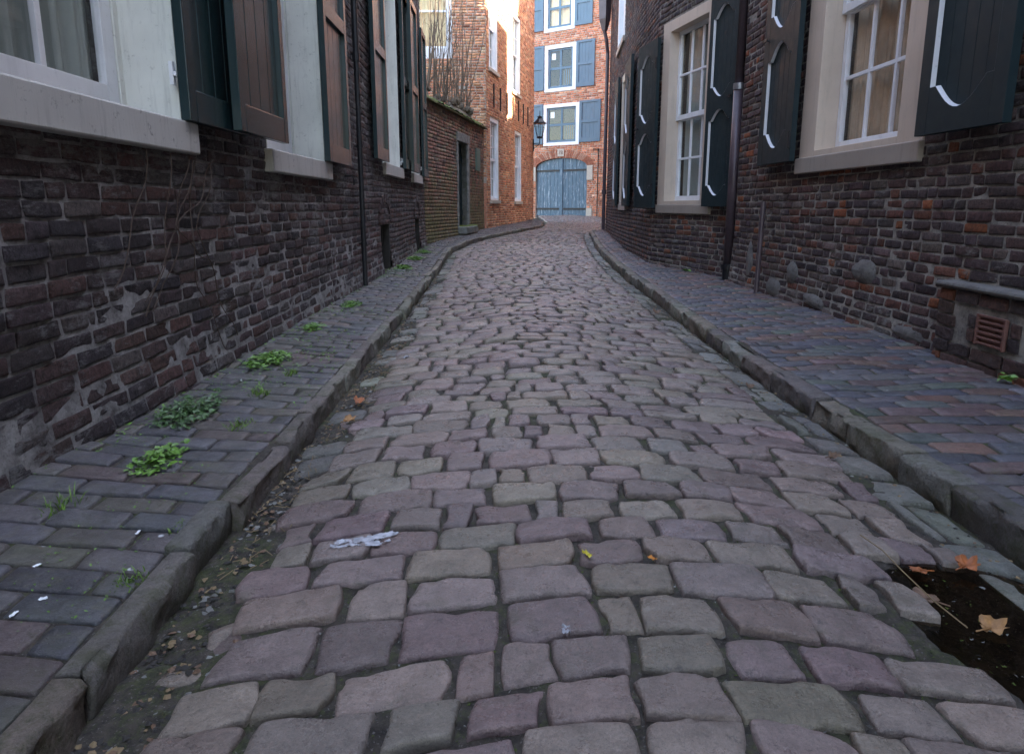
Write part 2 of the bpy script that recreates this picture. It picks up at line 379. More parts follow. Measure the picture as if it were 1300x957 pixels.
SETT = [((0.209, 0.154, 0.138), 6), ((0.201, 0.157, 0.124), 4), ((0.234, 0.181, 0.152), 3), ((0.175, 0.121, 0.114), 3), ((0.152, 0.145, 0.144), 0), ((0.216, 0.176, 0.138), 1.5)]
def road_stones():
    near = []; mid = []; far = []; vnear = []
    t = -1.0; k = 0
    while t < 30.6:
        dt = random.uniform(.112, .148)
        W = float(Wd(t)); gl = .15 if t < 12 else .12; gr = .17 if t < 17 else .05
        v = gl+random.uniform(-.05, .04); end = W-gr+random.uniform(-.02, .02)
        ja = v; gap = .007
        while v < end-.06:
            w = random.uniform(.14, .228)
            if random.random() < .06: w = random.uniform(.07, .1)
            if v+w > end-.07: w = end-v
            g1 = random.uniform(.0025, .007); sk = random.uniform(-.012, .012); sk2 = random.uniform(-.012, .012)
            j = lambda s: random.uniform(-s, s)
            q = [(v+g1+j(.006), t+g1*.8+j(.007)), (v+w-g1+j(.006), t+g1*.8+j(.007)), (v+w-g1+j(.012), t+dt-g1*.8+j(.008)), (v+g1+j(.010), t+dt-g1*.8+j(.008))]
            x, y, z = rmap(np.array([v+w/2]), np.array([t+dt/2]), np.array([0.]))[0]
            if float(pud(x, y)) < .35 :
                if w > .17 and random.random() < .05:      # a cracked stone
                    mdl = random.uniform(.35, .65); p0 = tuple(np.array(q[0])*(1-mdl)+np.array(q[1])*mdl); p1 = tuple(np.array(q[3])*(1-mdl)+np.array(q[2])*mdl)
                    e = .003
                    qs = [[q[0], (p0[0]-e, p0[1]), (p1[0]-e, p1[1]), q[3]], [(p0[0]+e, p0[1]), q[1], q[2], (p1[0]+e, p1[1])]]
                else: qs = [q]
                (vnear if t < 3.2 else near if t < 7 else mid if t < 14 else far).extend(qs)
            v += w
        t += dt; k += 1
    mb = MB()
    for Q, N in ((vnear, 15), (near, 9), (mid, 6), (far, 4)):
        n = len(Q)
        patches(mb, Q, rmap, N, .028, palette(SETT, n, .11), h0=rng.normal(.003, .0035, n), tilt=.0024, rnd=.10, warp=.012, warps=17, rough=.0022, roughs=16, dome=.0012)
    # gutter stones beside the right kerb, laid lengthwise
    GUT = [((.2, .19, .165), 3), ((.16, .15, .14), 2), ((.24, .225, .19), 1)]
    Q = []; t = -.8
    while t < 17.5:
        L = random.uniform(.14, .32); W = float(Wd(t))
        w0 = W-.165+random.uniform(-.01, .01); w1 = W-.012
        j = lambda s: random.uniform(-s, s)
        if random.random() < .45:
            mid_ = (w0+w1)/2+j(.02)
            Q.append([(w0+.006, t+.006), (mid_-.005, t+.008+j(.01)), (mid_-.005, t+L-.008+j(.01)), (w0+.006, t+L-.006)])
            Q.append([(mid_+.005, t+.006), (w1, t+.008+j(.01)), (w1, t+L-.008+j(.01)), (mid_+.005, t+L-.006)])
        else: Q.append([(w0+.006, t+.008+j(.01)), (w1, t+.008+j(.01)), (w1+j(.01), t+L-.008+j(.01)), (w0+.008, t+L-.008+j(.01))])
        t += L
    Q2 = []; t = 2.3
    while t < 24:
        L = random.uniform(.12, .3)
        if random.random() < (.45 if t < 4.5 else .8):
            w0 = random.uniform(.015, .05); w1 = random.uniform(.15, .2)
            Q2.append([(w0, t+.01+j(.012)), (w1, t+.01+j(.012)), (w1+j(.01), t+L-.01+j(.012)), (w0, t+L-.01+j(.012))])
        t += L
    for Q_ in (Q, Q2):
        n = len(Q_); patches(mb, Q_, rmap, 9, .03, palette(GUT, n, .12), h0=rng.normal(-.004, .004, n), tilt=.004, rnd=.16, warp=.009, warps=14, rough=.005, roughs=16, mi=1)
    # broken slabs lying in the dirt of the near left gutter
    Q3 = []
    for k in range(16):
        t = random.uniform(.4, 3.6); v = random.uniform(.05, .2); s1 = random.uniform(.02, .06); s2 = random.uniform(.02, .07); an = random.uniform(-.5, .5)
        c, s_ = math.cos(an), math.sin(an)
        Q3.append([(v+c*a*s1-s_*b*s2, t+s_*a*s1+c*b*s2) for a, b in ((-1, -1), (1, -.8), (.8, 1), (-1, .9))])
    patches(mb, Q3, rmap, 9, .03, palette(SETT, len(Q3), .15)*.9, h0=-.012, tilt=.006, rnd=.2, warp=.012, warps=18, rough=.003, roughs=20)
    o = mb.build('cobbled_road', [M['sett'], M['gutterstone']], smooth=True)
    tag(o, kind='structure')
road_stones()
def road_bed():
    mb = MB()
    for t0, t1, dt, nv in ((-8, -.6, .5, 12), (-.6, 7, .028, 78), (7, 31, .12, 30)):
        ts = np.arange(t0, t1+dt*.5, dt); qs = np.linspace(-.012, 1.012, nv)
        T, Qq = np.meshgrid(ts, qs, indexing='ij'); W = Wd(T)
        V = rmap((Qq*W).ravel(), T.ravel(), 0*T.ravel())
        x, y = V[:, 0], V[:, 1]; q = Qq.ravel()
        edge = np.exp(-(np.clip(q, 0, 1)/.055)**4)*(T.ravel() < 12.5)
        V[:, 2] += -.0125+.0045*vn(x*28, y*28)+.0045*vn(x*60, y*60)+edge*(-.004+.009*vn(x*11, y*11)+.006*vn(x*31, y*31))-.035*pud(x+.02*vn(x*14, y*14), y+.03*vn(x*9, y*9, 4))-(.014 if dt > .05 else 0)
        n2 = nv
        F = [(i*n2+j, i*n2+j+1, (i+1)*n2+j+1, (i+1)*n2+j) for i in range(len(ts)-1) for j in range(nv-1)]
        mb.add(V, F)
    tag(mb.build('road_bed', M['bed'], smooth=True), kind='structure')
road_bed()
mb = MB(); n = 40
zp = .013
mb.add([(1.04+.22*math.cos(a)*(1+.12*math.sin(3*a)), 1.22+.40*math.sin(a)*(1+.08*math.cos(2*a)), zp) for a in [2*math.pi*i/n for i in range(n)]], [tuple(range(n))])
tag(mb.build('puddle', M['water']), kind='structure')

# kerbs
def kerb(side):
    mb = MB(); Q = []
    KW = .062 if side < 0 else .092
    t = -1.2; end = 22.5 if side < 0 else 17.6
    while t < end:
        L = random.uniform(.24, .5)
        Q.append((t+.004, t+L-.004)); t += L
    pos = np.array([0, .03, .12, .35, .65, .88, .97, 1.0])
    # section in (lateral outward from road edge, height)
    H = .078 if side < 0 else .088
    sec = [(.010, -.06), (.003, -.01), (0, .02), (0, .045), (.001, H-.010), (.005, H-.002), (.011, H), (KW*.5, H+.001), (KW-.005, H), (KW, H-.006), (KW+.001, -.03)]
    ns = len(sec); cols = palette([((.20, .172, .135), 3), ((.17, .14, .125), 2), ((.22, .20, .165), 1.5)], len(Q), .1)
    for (a, b), c in zip(Q, cols):
        sd = random.random()*100; tz = random.gauss(0, .005); tl = random.gauss(0, .007); tt2 = random.gauss(0, .004)
        ts = a+(b-a)*np.linspace(0, 1, 22) if b-a > 0 else None
        ts[1] = a+.004; ts[-2] = b-.004
        V = []
        for i, tt in enumerate(ts):
            x0, y0, x1, y1 = [float(k) for k in LR(tt)]
            dx, dy = x1-x0, y1-y0; dl = math.hypot(dx, dy); dx /= dl; dy /= dl
            ex, ey = (x0, y0) if side < 0 else (x1, y1)
            z0 = float(zg(ey))
            endd = .7 if i in (0, len(ts)-1) else 0
            for k, (l, h) in enumerate(sec):
                ll = l+endd*.005*(1 if k < 5 else (-1 if k > 8 else 0)); hh = h-endd*(.005 if 2 < k < 10 else 0)
                nn = float(fbm(tt*11, min(k, 6)*.8, sd, 4))
                ll += nn*.009*(1 if k < 6 else .25)+tl; hh += (nn*.006*(1 if 2 < k < 8 else .3)+tz+tt2*(i/21-.5)*2+.008*float(vn(tt*2.3, 4, side)))*(h > 0)
                V.append((ex+side*dx*ll, ey+side*dy*ll, z0+hh))
        F = [(i*ns+k, i*ns+k+1, (i+1)*ns+k+1, (i+1)*ns+k) for i in range(21) for k in range(ns-1)]
        F += [tuple(range(ns))[::-1], tuple(range(21*ns, 22*ns))]
        mb.add(V, F, 0, tuple(c))
    o = mb.build('kerb', M['kerb'], smooth=True); tag(o, kind='structure')
    return KW
kerb(-1); kerb(1)

# ------------------------------------------------------------------ walls
class Wall:
    def __init__(s, pts, side, batter=0.0, wob=.004):
        s.p = np.array(pts, float); s.side = side; s.b = batter; s.wob = wob
        d = np.diff(s.p, axis=0); L = np.hypot(d[:, 0], d[:, 1]); s.S = np.concatenate([[0], np.cumsum(L)]); s.len = s.S[-1]
        sn = np.stack([d[:, 1]/L, -d[:, 0]/L], 1)*side
        vnm = np.concatenate([sn[:1], (sn[:-1]+sn[1:])/2, sn[-1:]]); s.N = vnm; s.sn = sn
    def xy(s, a):
        return np.interp(a, s.S, s.p[:, 0]), np.interp(a, s.S, s.p[:, 1])
    def nrm(s, a):
        k = np.clip(np.searchsorted(s.S, a, side='right')-1, 0, len(s.sn)-1)
        n = np.stack([np.interp(a, s.S, s.N[:, 0]), np.interp(a, s.S, s.N[:, 1])], -1)
        return n/np.linalg.norm(n, axis=-1, keepdims=True)
    def m(s, a, z, h):                      # brick mapping (s,z,h)
        x, y = s.xy(a); n = s.nrm(a)
        hh = h+s.b*np.exp(-np.maximum(z-.05, 0)/.22)+s.wob*fbm(a*1.3, z*1.6, 3.3, 2)*2
        zz = z+s.wob*1.5*vn(a*.8, z*1.1, 9)
        return np.stack([x+n[..., 0]*hh, y+n[..., 1]*hh, zz], -1)
    def M(s, V):                            # (s,h,z) for trim
        V = np.asarray(V, float); a = V[:, 0]; x, y = s.xy(a)
        ex = np.where(a < 0, a, np.where(a > s.len, a-s.len, 0))
        n = s.nrm(a)
        d0 = (s.p[1]-s.p[0])/np.linalg.norm(s.p[1]-s.p[0]); d1 = (s.p[-1]-s.p[-2])/np.linalg.norm(s.p[-1]-s.p[-2])
        x = x+np.where(a < 0, d0[0], d1[0])*ex; y = y+np.where(a < 0, d0[1], d1[1])*ex
        return np.stack([x+n[:, 0]*V[:, 1], y+n[:, 1]*V[:, 1], V[:, 2]], 1)
    def sy(s, y): return float(np.interp(y, s.p[:, 1], s.S))
    def sx(s, x): return float(np.interp(x, s.p[:, 0], s.S))

def brick_wall(w, z0, z1, ops, pal, parent, name, bm, mm, ch=.07, bl=.22, flem=.3, Nf=lambda d: 9 if d < 4 else 6 if d < 9 else 4,
               joint=.009, hj=.004, depth=.018, warp=.005, rough=.003, thick=.28, s0=0, s1=None, top=None, missing=0.0, zfun=None, reveal=None):
    s1 = w.len if s1 is None else s1
    bins = {9: [], 6: [], 4: []}
    k = 0; z = z0
    while z < z1-.01:
        a = s0-random.uniform(0, bl); zz0, zz1 = z+joint/2, min(z+ch-joint/2, z1)
        while a < s1:
            L = bl if random.random() > flem else bl*.5
            L *= random.uniform(.92, 1.06)
            b = a+L
            segs = [(max(a, s0), min(b, s1))]
            for (o0, o1, p0, p1) in ops:
                if min(zz1, p1)-max(zz0, p0) > .25*ch:
                    ns = []
                    for (c, d) in segs:
                        if d <= o0 or c >= o1: ns.append((c, d))
                        else:
                            if c < o0: ns.append((c, o0))
                            if d > o1: ns.append((o1, d))
                    segs = ns
            for (c, d) in segs:
                if d-c > .03 and random.random() >= missing:
                    j = lambda q: random.uniform(-q, q)
                    x, y = w.xy((c+d)/2); N = Nf(math.hypot(x, y))
                    jj = joint*.35
                    bins[N].append([(c+joint/2+j(jj), zz0+j(jj)), (d-joint/2+j(jj), zz0+j(jj)), (d-joint/2+j(jj), zz1+j(jj)), (c+joint/2+j(jj), zz1+j(jj))])
            a = b
        z += ch; k += 1
    mb = MB()
    for N, Q in bins.items():
        n = len(Q)
        if n: patches(mb, Q, w.m, N, depth, palette(pal, n, .18), h0=rng.normal(hj, hj*.8, n), tilt=.0015 if N > 4 else 0, rnd=.035 if N > 4 else 0, warp=warp if N > 4 else 0, warps=16, rough=rough, roughs=22, rev=(w.side < 0))
    # mortar backing with the openings cut out, and the reveals
    sb = sorted(set([s0, s1]+[min(max(o, s0), s1) for op in ops for o in op[:2]])); zb = sorted(set([z0-.15, z1]+[min(max(o, z0-.15), z1) for op in ops for o in op[2:]]))
    def refine(l, st):
        r = [l[0]]
        for q in l[1:]:
            kk = max(1, int(round((q-r[-1])/st))); base = r[-1]
            r += [base+(q-base)*i/kk for i in range(1, kk+1)]
        return np.array(r)
    d0 = math.hypot(*w.xy(s0)); st = .03 if min(d0, 99) < 8 else .25
    if w.p[:, 1].min() > 12: st = .3
    ss = refine(sb, st if st > .1 else .045); zs = refine(zb, st if st > .1 else .035)
    A, Z = np.meshgrid(ss, zs, indexing='ij')
    hh = -.0045+(.0026*fbm(A*24, Z*24, 1.7, 3)+.004*np.clip(fbm(A*2.3, Z*2.3, 8.7, 3)-.35, 0, 1) if st < .1 else 0*A)
    V = w.m(A.ravel(), Z.ravel(), hh.ravel())
    nz = len(zs)
    def inside(a, z_): return any(o[0]-1e-6 < a < o[1]+1e-6 and o[2]-1e-6 < z_ < o[3]+1e-6 for o in ops)
    F = [(i*nz+j, (i+1)*nz+j, (i+1)*nz+j+1, i*nz+j+1) for i in range(len(ss)-1) for j in range(nz-1) if not inside((ss[i]+ss[i+1])/2, (zs[j]+zs[j+1])/2)]
    mb.raw(V, F, 1)
    mb.f0 = w.M
    for (o0, o1, p0, p1) in ops:           # reveals
        V = []
        for h in (.0, -thick): V += [(o0, h, p0), (o1, h, p0), (o1, h, p1), (o0, h, p1)]
        mb.add(V, [(i, (i+1) % 4, 4+(i+1) % 4, 4+i) for i in range(4)], 2 if reveal else 1)
    # back face
    V = []; F = []
    for i in range(len(sb)-1):
        for j in range(len(zb)-1):
            if inside((sb[i]+sb[i+1])/2, (zb[j]+zb[j+1])/2): continue
            n = len(V); V += [(sb[i], -thick, zb[j]), (sb[i+1], -thick, zb[j]), (sb[i+1], -thick, zb[j+1]), (sb[i], -thick, zb[j+1])]; F.append((n, n+1, n+2, n+3))
    mb.add(V, F, 1)
    return mb.build(name, [bm, mm]+([reveal] if reveal else []), parent, smooth=True)

def body(parent, w, z0, z1, deep, s0=0, s1=None, wallmat=None, roofh=1.6):
    """closed plain sides, back and a pitched roof behind a street wall"""
    s1 = w.len if s1 is None else s1
    f, b = w.M([(s0, -.02, 0), (s1, -.02, 0)]); 
    nx = w.nrm(np.array([(s0+s1)/2]))[0]
    def back(p, d): return (p[0]-nx[0]*d, p[1]-nx[1]*d)
    mb = MB()
    A, B = f, b; Cc, D = back(B, deep), back(A, deep)
    for p, q in (((A[0], A[1]), D), ((B[0], B[1]), Cc), (Cc, D)):
        dx, dy = q[0]-p[0], q[1]-p[1]; L = math.hypot(dx, dy); ox, oy = -dy/L*.02, dx/L*.02
        V = [(p[0]+ox, p[1]+oy, z0), (q[0]+ox, q[1]+oy, z0), (q[0]+ox, q[1]+oy, z1), (p[0]+ox, p[1]+oy, z1), (p[0]-ox, p[1]-oy, z0), (q[0]-ox, q[1]-oy, z0), (q[0]-ox, q[1]-oy, z1), (p[0]-ox, p[1]-oy, z1)]
        mb.add(V, [(0, 1, 2, 3), (7, 6, 5, 4), (0, 4, 5, 1), (1, 5, 6, 2), (2, 6, 7, 3), (3, 7, 4, 0)])
    mb.build('side_walls', wallmat, parent)
    mb = MB(); e = .12
    Ae, Be = (A[0]+nx[0]*e, A[1]+nx[1]*e), (B[0]+nx[0]*e, B[1]+nx[1]*e)
    m1, m2 = back(A, deep/2), back(B, deep/2)
    V = [(*Ae, z1), (*Be, z1), (*m2, z1+roofh), (*m1, z1+roofh), (*Cc, z1), (*D, z1)]
    mb.add(V, [(0, 1, 2, 3), (3, 2, 4, 5), (0, 3, 5), (1, 4, 2), (0, 5, 4, 1)])
    mb.build('roof', M['roof'], parent)

# ---- parts
def window(parent, w, s0, s1, z0, z1, inset=.1, fw=(.1, .1, .1, .07), cols=2, rows=(2,), bar=.022, split=None, fm='cream', sm='white', sashw=.055,
           curtain=None, sill=None, sillm='sill', frame_front=None, gap=0.0, name='window', proud=None, cdepth=.1):
    """fw: left(s0), right(s1), top, bottom frame widths"""
    mb = MB(w.M); ff = proud if proud is not None else -inset+.035
    hb = -inset-.06
    mb.box(s0, s0+fw[0], hb, ff, z0, z1); mb.box(s1-fw[1], s1, hb, ff, z0, z1)
    mb.box(s0+fw[0], s1-fw[1], hb, ff-.001, z1-fw[2], z1); mb.box(s0+fw[0], s1-fw[1], hb, ff-.001, z0, z0+fw[3])
    W = mb.build(name, M[fm], parent, bevel=.003)
    a0, a1, c0, c1 = s0+fw[0], s1-fw[1], z0+fw[3], z1-fw[2]
    parts = [(c0, c1, rows[0], 0)] if split is None else [(c0, split+.02, rows[0], -.035), (split-.02, c1, rows[1], 0)]
    sb = MB(w.M); pb = MB(w.M)
    for (p0, p1, nr, dh) in parts:
        h1 = -inset+dh+.018; h0 = h1-.038
        sb.box(a0+.004, a0+sashw, h0, h1, p0, p1); sb.box(a1-sashw, a1-.004, h0, h1, p0, p1)
        sb.box(a0+sashw, a1-sashw, h0, h1-.001, p0, p0+sashw); sb.box(a0+sashw, a1-sashw, h0, h1-.001, p1-sashw*.8, p1)
        b0, b1, d0, d1 = a0+sashw, a1-sashw, p0+sashw, p1-sashw*.8
        for i in range(1, cols):
            x = b0+(b1-b0)*i/cols; sb.box(x-bar/2, x+bar/2, h0+.008, h1-.006, d0, d1)
        for i in range(1, nr):
            z = d0+(d1-d0)*i/nr; sb.box(b0, b1, h0+.009, h1-.007, z-bar/2, z+bar/2)
        pb.add([(b0-.005, h0+.014, d0-.005), (b1+.005, h0+.014, d0-.005), (b1+.005, h0+.014, d1+.005), (b0-.005, h0+.014, d1+.005)], [(0, 1, 2, 3)])
    sb.build('sash', M[sm], W, bevel=.003); pb.build('pane', M['glass'], W)
    if curtain:
        cb = MB(w.M); n = 240; V = []
        for i in range(n+1):
            x = a0+(a1-a0)*i/n; h = -inset-cdepth+.020*math.sin(x*38+1.5*math.sin(x*7))+.010*math.sin(x*91+1)
            V += [(x, h, c0-.02), (x, h+.006*math.sin(i*1.7), (c0+c1)/2), (x, h, c1)]
        cb.add(V, [(3*i+k, 3*i+3+k, 3*i+4+k, 3*i+1+k) for i in range(n) for k in (0, 1)]); cb.build('curtain', M[curtain], W, smooth=True)
    if sill:
        pr, th, ov = sill
        mb = MB(w.M); mb.box(s0-ov, s1+ov, -inset, pr, z0-th, z0-.001, div=3); mb.build('sill', M[sillm], W, bevel=.008)
    return W

def panel_shutter(parent, w, s0, s1, z0, z1, h, mat, th=.045, rails=(.0, .5, 1.), rot=0, latch=True, planks=4, rw=.075, bot=.14):
    """framed shutter with recessed planked panels lying on the wall"""
    hg = (lambda a: h+rot*(a-s0))
    f = lambda V: w.M(np.stack([np.asarray(V)[:, 0], np.asarray(V)[:, 1]+rot*(np.asarray(V)[:, 0]-s0), np.asarray(V)[:, 2]], 1))
    mb = MB(f); H = z1-z0; zm = z0+H*rails[1]
    mb.box(s0, s0+rw, h, h+th, z0, z1); mb.box(s1-rw, s1, h, h+th, z0, z1)
    mb.box(s0+rw, s1-rw, h, h+th-.001, z0, z0+bot); mb.box(s0+rw, s1-rw, h, h+th-.001, z1-.09, z1); mb.box(s0+rw, s1-rw, h, h+th-.001, zm-.055, zm+.055)
    S_ = mb.build('shutter', mat, parent, bevel=.004)
    pb = MB(f); pw = (s1-s0-2*rw)/planks
    for (p0, p1) in ((z0+bot, zm-.055), (zm+.055, z1-.09)):
        for i in range(planks): pb.box(s0+rw+i*pw+.0015, s0+rw+(i+1)*pw-.0015, h+.004, h+.016, p0, p1)
    pb.build('panel', mat, S_, bevel=.003)
    return S_

def shape_outline(a0, a1, c0, c1, ins=0.0, n=12):
    """routed panel outline: shoulders with a round bulge at bottom and top"""
    a0 += ins; a1 -= ins; W = a1-a0; sh = .10*W; r = .26*W
    P = [(a0, c0+r+ins), (a0+sh, c0+r+ins)]
    P += [(a0+sh+(W-2*sh)*i/n, c0+ins+r*(1-math.sin(math.pi*i/n))) for i in range(1, n)]
    P += [(a1-sh, c0+r+ins), (a1, c0+r+ins), (a1, c1-r-ins), (a1-sh, c1-r-ins)]
    P += [(a1-sh-(W-2*sh)*i/n, c1-ins-r*(1-math.sin(math.pi*i/n))) for i in range(1, n)]
    P += [(a0+sh, c1-r-ins), (a0, c1-r-ins)]
    return P
def cutout_shutter(parent, w, s0, s1, z0, z1, h, panels, th=.045, heart=True, rot=0, latch=None, hinge=None, edge=.09):
    f = lambda V: w.M(np.stack([np.asarray(V)[:, 0], np.asarray(V)[:, 1]+rot*(np.asarray(V)[:, 0]-s0), np.asarray(V)[:, 2]], 1))
    mb = MB(f); e = edge; a0, a1 = s0+e, s1-e; hf = h+th; hb = h+.018
    mb.box(s0, a0, h, hf, z0, z1); mb.box(a1, s1, h, hf, z0, z1)
    ol = [shape_outline(a0, a1, p0, p1) for (p0, p1) in panels]
    n = 12
    # rails between/above/below, with the curved edges
    def lower(o): return [o[0]]+o[1:n+2]                # bottom curve left->right (0..n+2)
    bots = [[o[0]]+o[1:n+1]+[o[n+1], o[n+2]] for o in ol]
    tops = [o[n+3:] for o in ol]                         # right->left
    def rail(lo_curve, hi_curve):                        # lo_curve left->right along bottom of rail, hi_curve left->right along the top
        pts = list(lo_curve)+list(hi_curve)[::-1]; mb.prism(pts, h+.0005, hf-.0005)
    rail([(a0, z0), (a1, z0)], bots[0])
    for i in range(len(ol)-1): rail(tops[i][::-1], bots[i+1])
    rail(tops[-1][::-1], [(a0, z1), (a1, z1)])
    S_ = mb.build('shutter', M['green2'], parent, bevel=.002)
    tb = MB(f); pb = MB(f)
    for (p0, p1), o in zip(panels, ol):
        i_ = shape_outline(a0, a1, p0, p1, .009); N = len(o)
        V = [(q[0], hf-.0008, q[1]) for q in o]+[(q[0], hb+.002, q[1]) for q in i_]
        tb.add(V, [(k, (k+1) % N, N+(k+1) % N, N+k) for k in range(N)])
        np_ = 5; pw = (a1-a0)/np_
        for k in range(np_): pb.box(a0+k*pw+.001, a0+(k+1)*pw-.001, h+.002, hb, p0, p1)
    tb.build('trim', M['trimwhite'], S_); pb.build('panel', M['green2'], S_, bevel=.002)
    if heart:
        hz = panels[-1][1]-.30*(a1-a0)-.16; cx = (a0+a1)/2; P = []
        for i in range(24):
            t = 2*math.pi*i/24; P.append((cx+.022*math.sin(t)**3, hz+.0016*(13*math.cos(t)-5*math.cos(2*t)-2*math.cos(3*t)-math.cos(4*t))))
        hb_ = MB(f); hb_.prism(P, hb-.002, hb+.002); hb_.build('heart_shade_inlay', M['iron'], S_)  # black plate stands in for the darkness of a heart shaped hole
    if latch is not None:
        lb = MB(f); lb.tube([(latch[0], h-.02, latch[1]), (latch[0], hf+.03, latch[1])], .006); lb.box(latch[0]-.035, latch[0]+.035, hf+.018, hf+.03, latch[1]-.01, latch[1]+.012); lb.build('latch', M['iron'], S_)
    if hinge is not None:
        for z in hinge[1:]:
            lb = MB(f); lb.box(hinge[0]-.02, hinge[0]+.03, hf-.03, hf+.008, z-.06, z+.06); lb.tube([(hinge[0], hf+.006, z-.07), (hinge[0], hf+.006, z+.07)], .009); lb.build('hinge', M['iron'], S_)
    return S_

# ================================================================== LEFT HOUSE
lw = Wall([(-1.40, -8), (-1.48, 0), (-1.62, 12.9)], 1, batter=.05, wob=.006)
LS = lw.sy
left = empty('brick_house', (-1.48, 3, 0), 'dark purple brick house with green framed shutters along the left pavement', 'house')
wins = [(1.75, 3.27, 1.27, 3.6), (4.40, 5.80, 1.24, 3.6), (8.55, 9.97, 1.40, 3.85), (11.15, 12.22, 1.39, 3.85)]
ops = [(LS(a), LS(b), c, d) for a, b, c, d in wins]
cells = [(LS(8.25), LS(8.9), .02, .66), (LS(11.45), LS(12.0), .04, .68)]
PAL_L = [((.095, .056, .055), 4), ((.068, .046, .050), 4), ((.12, .062, .055), 2.5), ((.10, .078, .078), 2), ((.05, .038, .043), 2)]
brick_wall(lw, .02, 5.2, ops+cells+[(LS(-7), LS(-5.6), 1.3, 3.5)], PAL_L, left, 'wall', M['brick_l'], M['mortar_l'], ch=.064, bl=.22, flem=.2, joint=.011, hj=.0022, depth=.011,
           warp=.0038, rough=.005, missing=.0)
w2 = Wall([(-1.40, -8), (-1.48, 0), (-1.62, 12.9)], 1, batter=0, wob=0)
u = MB(w2.M); u.box(0, w2.len, -.28, 0, 5.2, 7.0, div=20); u.build('upper_wall', M['brick_l'], left)
body(left, lw, -.2, 7.0, 6, wallmat=M['brick_l'])
for i, (a, b, c, d) in enumerate(wins):
    W = window(left, lw, LS(a), LS(b), c, d, inset=.26, fw=(.07, .05, .08, .05), cols=3 if i else 3, rows=(1,), bar=.035, fm='cream', sashw=.09,
           curtain='blind', cdepth=.07, sill=(.055, .14, .05), proud=-.235)
    rb = MB(lw.M); s0, s1 = LS(a), LS(b)                # plastered cream reveals
    rb.box(s0+.001, s0+.012, -.235, .004, c, d); rb.box(s1-.012, s1-.001, -.235, .004, c, d); rb.box(s0+.012, s1-.012, -.235, .003, d-.012, d)
    rb.build('reveal', M['cream'], W)
def lsh(a, b, z0, z1, h, rot=0): return panel_shutter(left, lw, LS(a), LS(b), z0, z1, h, M['green'], rot=rot)
lsh(3.19, 3.92, 1.27, 3.55, .035, 0); lsh(3.62, 4.40, 1.27, 3.55, .10); lsh(5.62, 6.40, 1.24, 3.55, .05); lsh(7.74, 8.52, 1.40, 3.8, .05)
lsh(9.98, 10.72, 1.40, 3.8, .045); lsh(10.40, 11.15, 1.38, 3.8, .105); lsh(12.2, 12.85, 1.38, 3.8, .05)
lsh(.95, 1.72, 1.27, 3.55, .05)
def catch(y, z):
    mb = MB(lw.M); s = LS(y); mb.box(s-.012, s+.012, 0, .018, z-.05, z+.05); mb.box(s-.01, s+.05, .012, .03, z-.012, z+.006); mb.tube([(s+.035, .035, z-.01), (s+.035, .035, z+.045)], .014)
    mb.build('shutter_hook', M['white'], left, bevel=.002)
for y, z in ((3.20, 1.47), (5.85, 1.36), (10.03, 1.50), (12.24, 1.50)): catch(y, z)
mb = MB(lw.M); s = LS(6.5); mb.tube([(s, 0, 1.16), (s, .07, 1.16), (s+.01, .085, 1.13), (s+.02, .08, 1.08)], .008); mb.build('wall_hook', M['iron'], left)
mb = MB(lw.M); s = LS(6.98)
mb.tube([(s, .055, .06), (s, .055, 2.25)], .026); mb.tube([(s, .055, 2.25), (s, .055, 2.32)], .036); mb.tube([(s, .055, 2.32), (s-.0, .055, 5.2), (s, .055, 6.9)], .03)
for z in (.5, 1.45, 2.3, 3.4): mb.tube([(s, .055, z), (s, .055, z+.03)], .034); mb.box(s-.01, s+.01, -.01, .055, z+.005, z+.02)
mb.build('drainpipe', M['iron'], left, smooth=False)
for (a, b, c, d) in cells:
    mb = MB(lw.M); mb.box(a, b, -.2, -.16, c, d); mb.box(a, a+.05, -.16, -.09, c, d); mb.box(b-.05, b, -.16, -.09, c, d); mb.box(a, b, -.16, -.1, d-.08, d)
    mb.box(b-.012, b-.002, -.2, .0, c, d); mb.box(a+.002, a+.012, -.2, .0, c, d); H = mb.build('cellar_hatch', M['dark'], left, bevel=.002)  # thin side linings painted dark for the shade in the recess
    mb = MB(lw.M); n = 9; cx = (a+b)/2; r = (b-a)/2+.02
    for i in range(n):
        t0, t1 = math.pi*i/n+.03, math.pi*(i+1)/n-.03
        mb.prism([(cx-r*math.cos(t0), d+.02+.25*math.sin(t0)), (cx-(r+.1)*math.cos(t0), d+.02+.36*math.sin(t0)), (cx-(r+.1)*math.cos(t1), d+.02+.36*math.sin(t1)), (cx-r*math.cos(t1), d+.02+.25*math.sin(t1))], -.01, .018)
    mb.c = [np.tile(np.array((.08, .05, .048, 1)), (len(v), 1)) for v in mb.v]
    mb.build('relieving_arch', M['brick_l'], left, bevel=.004)

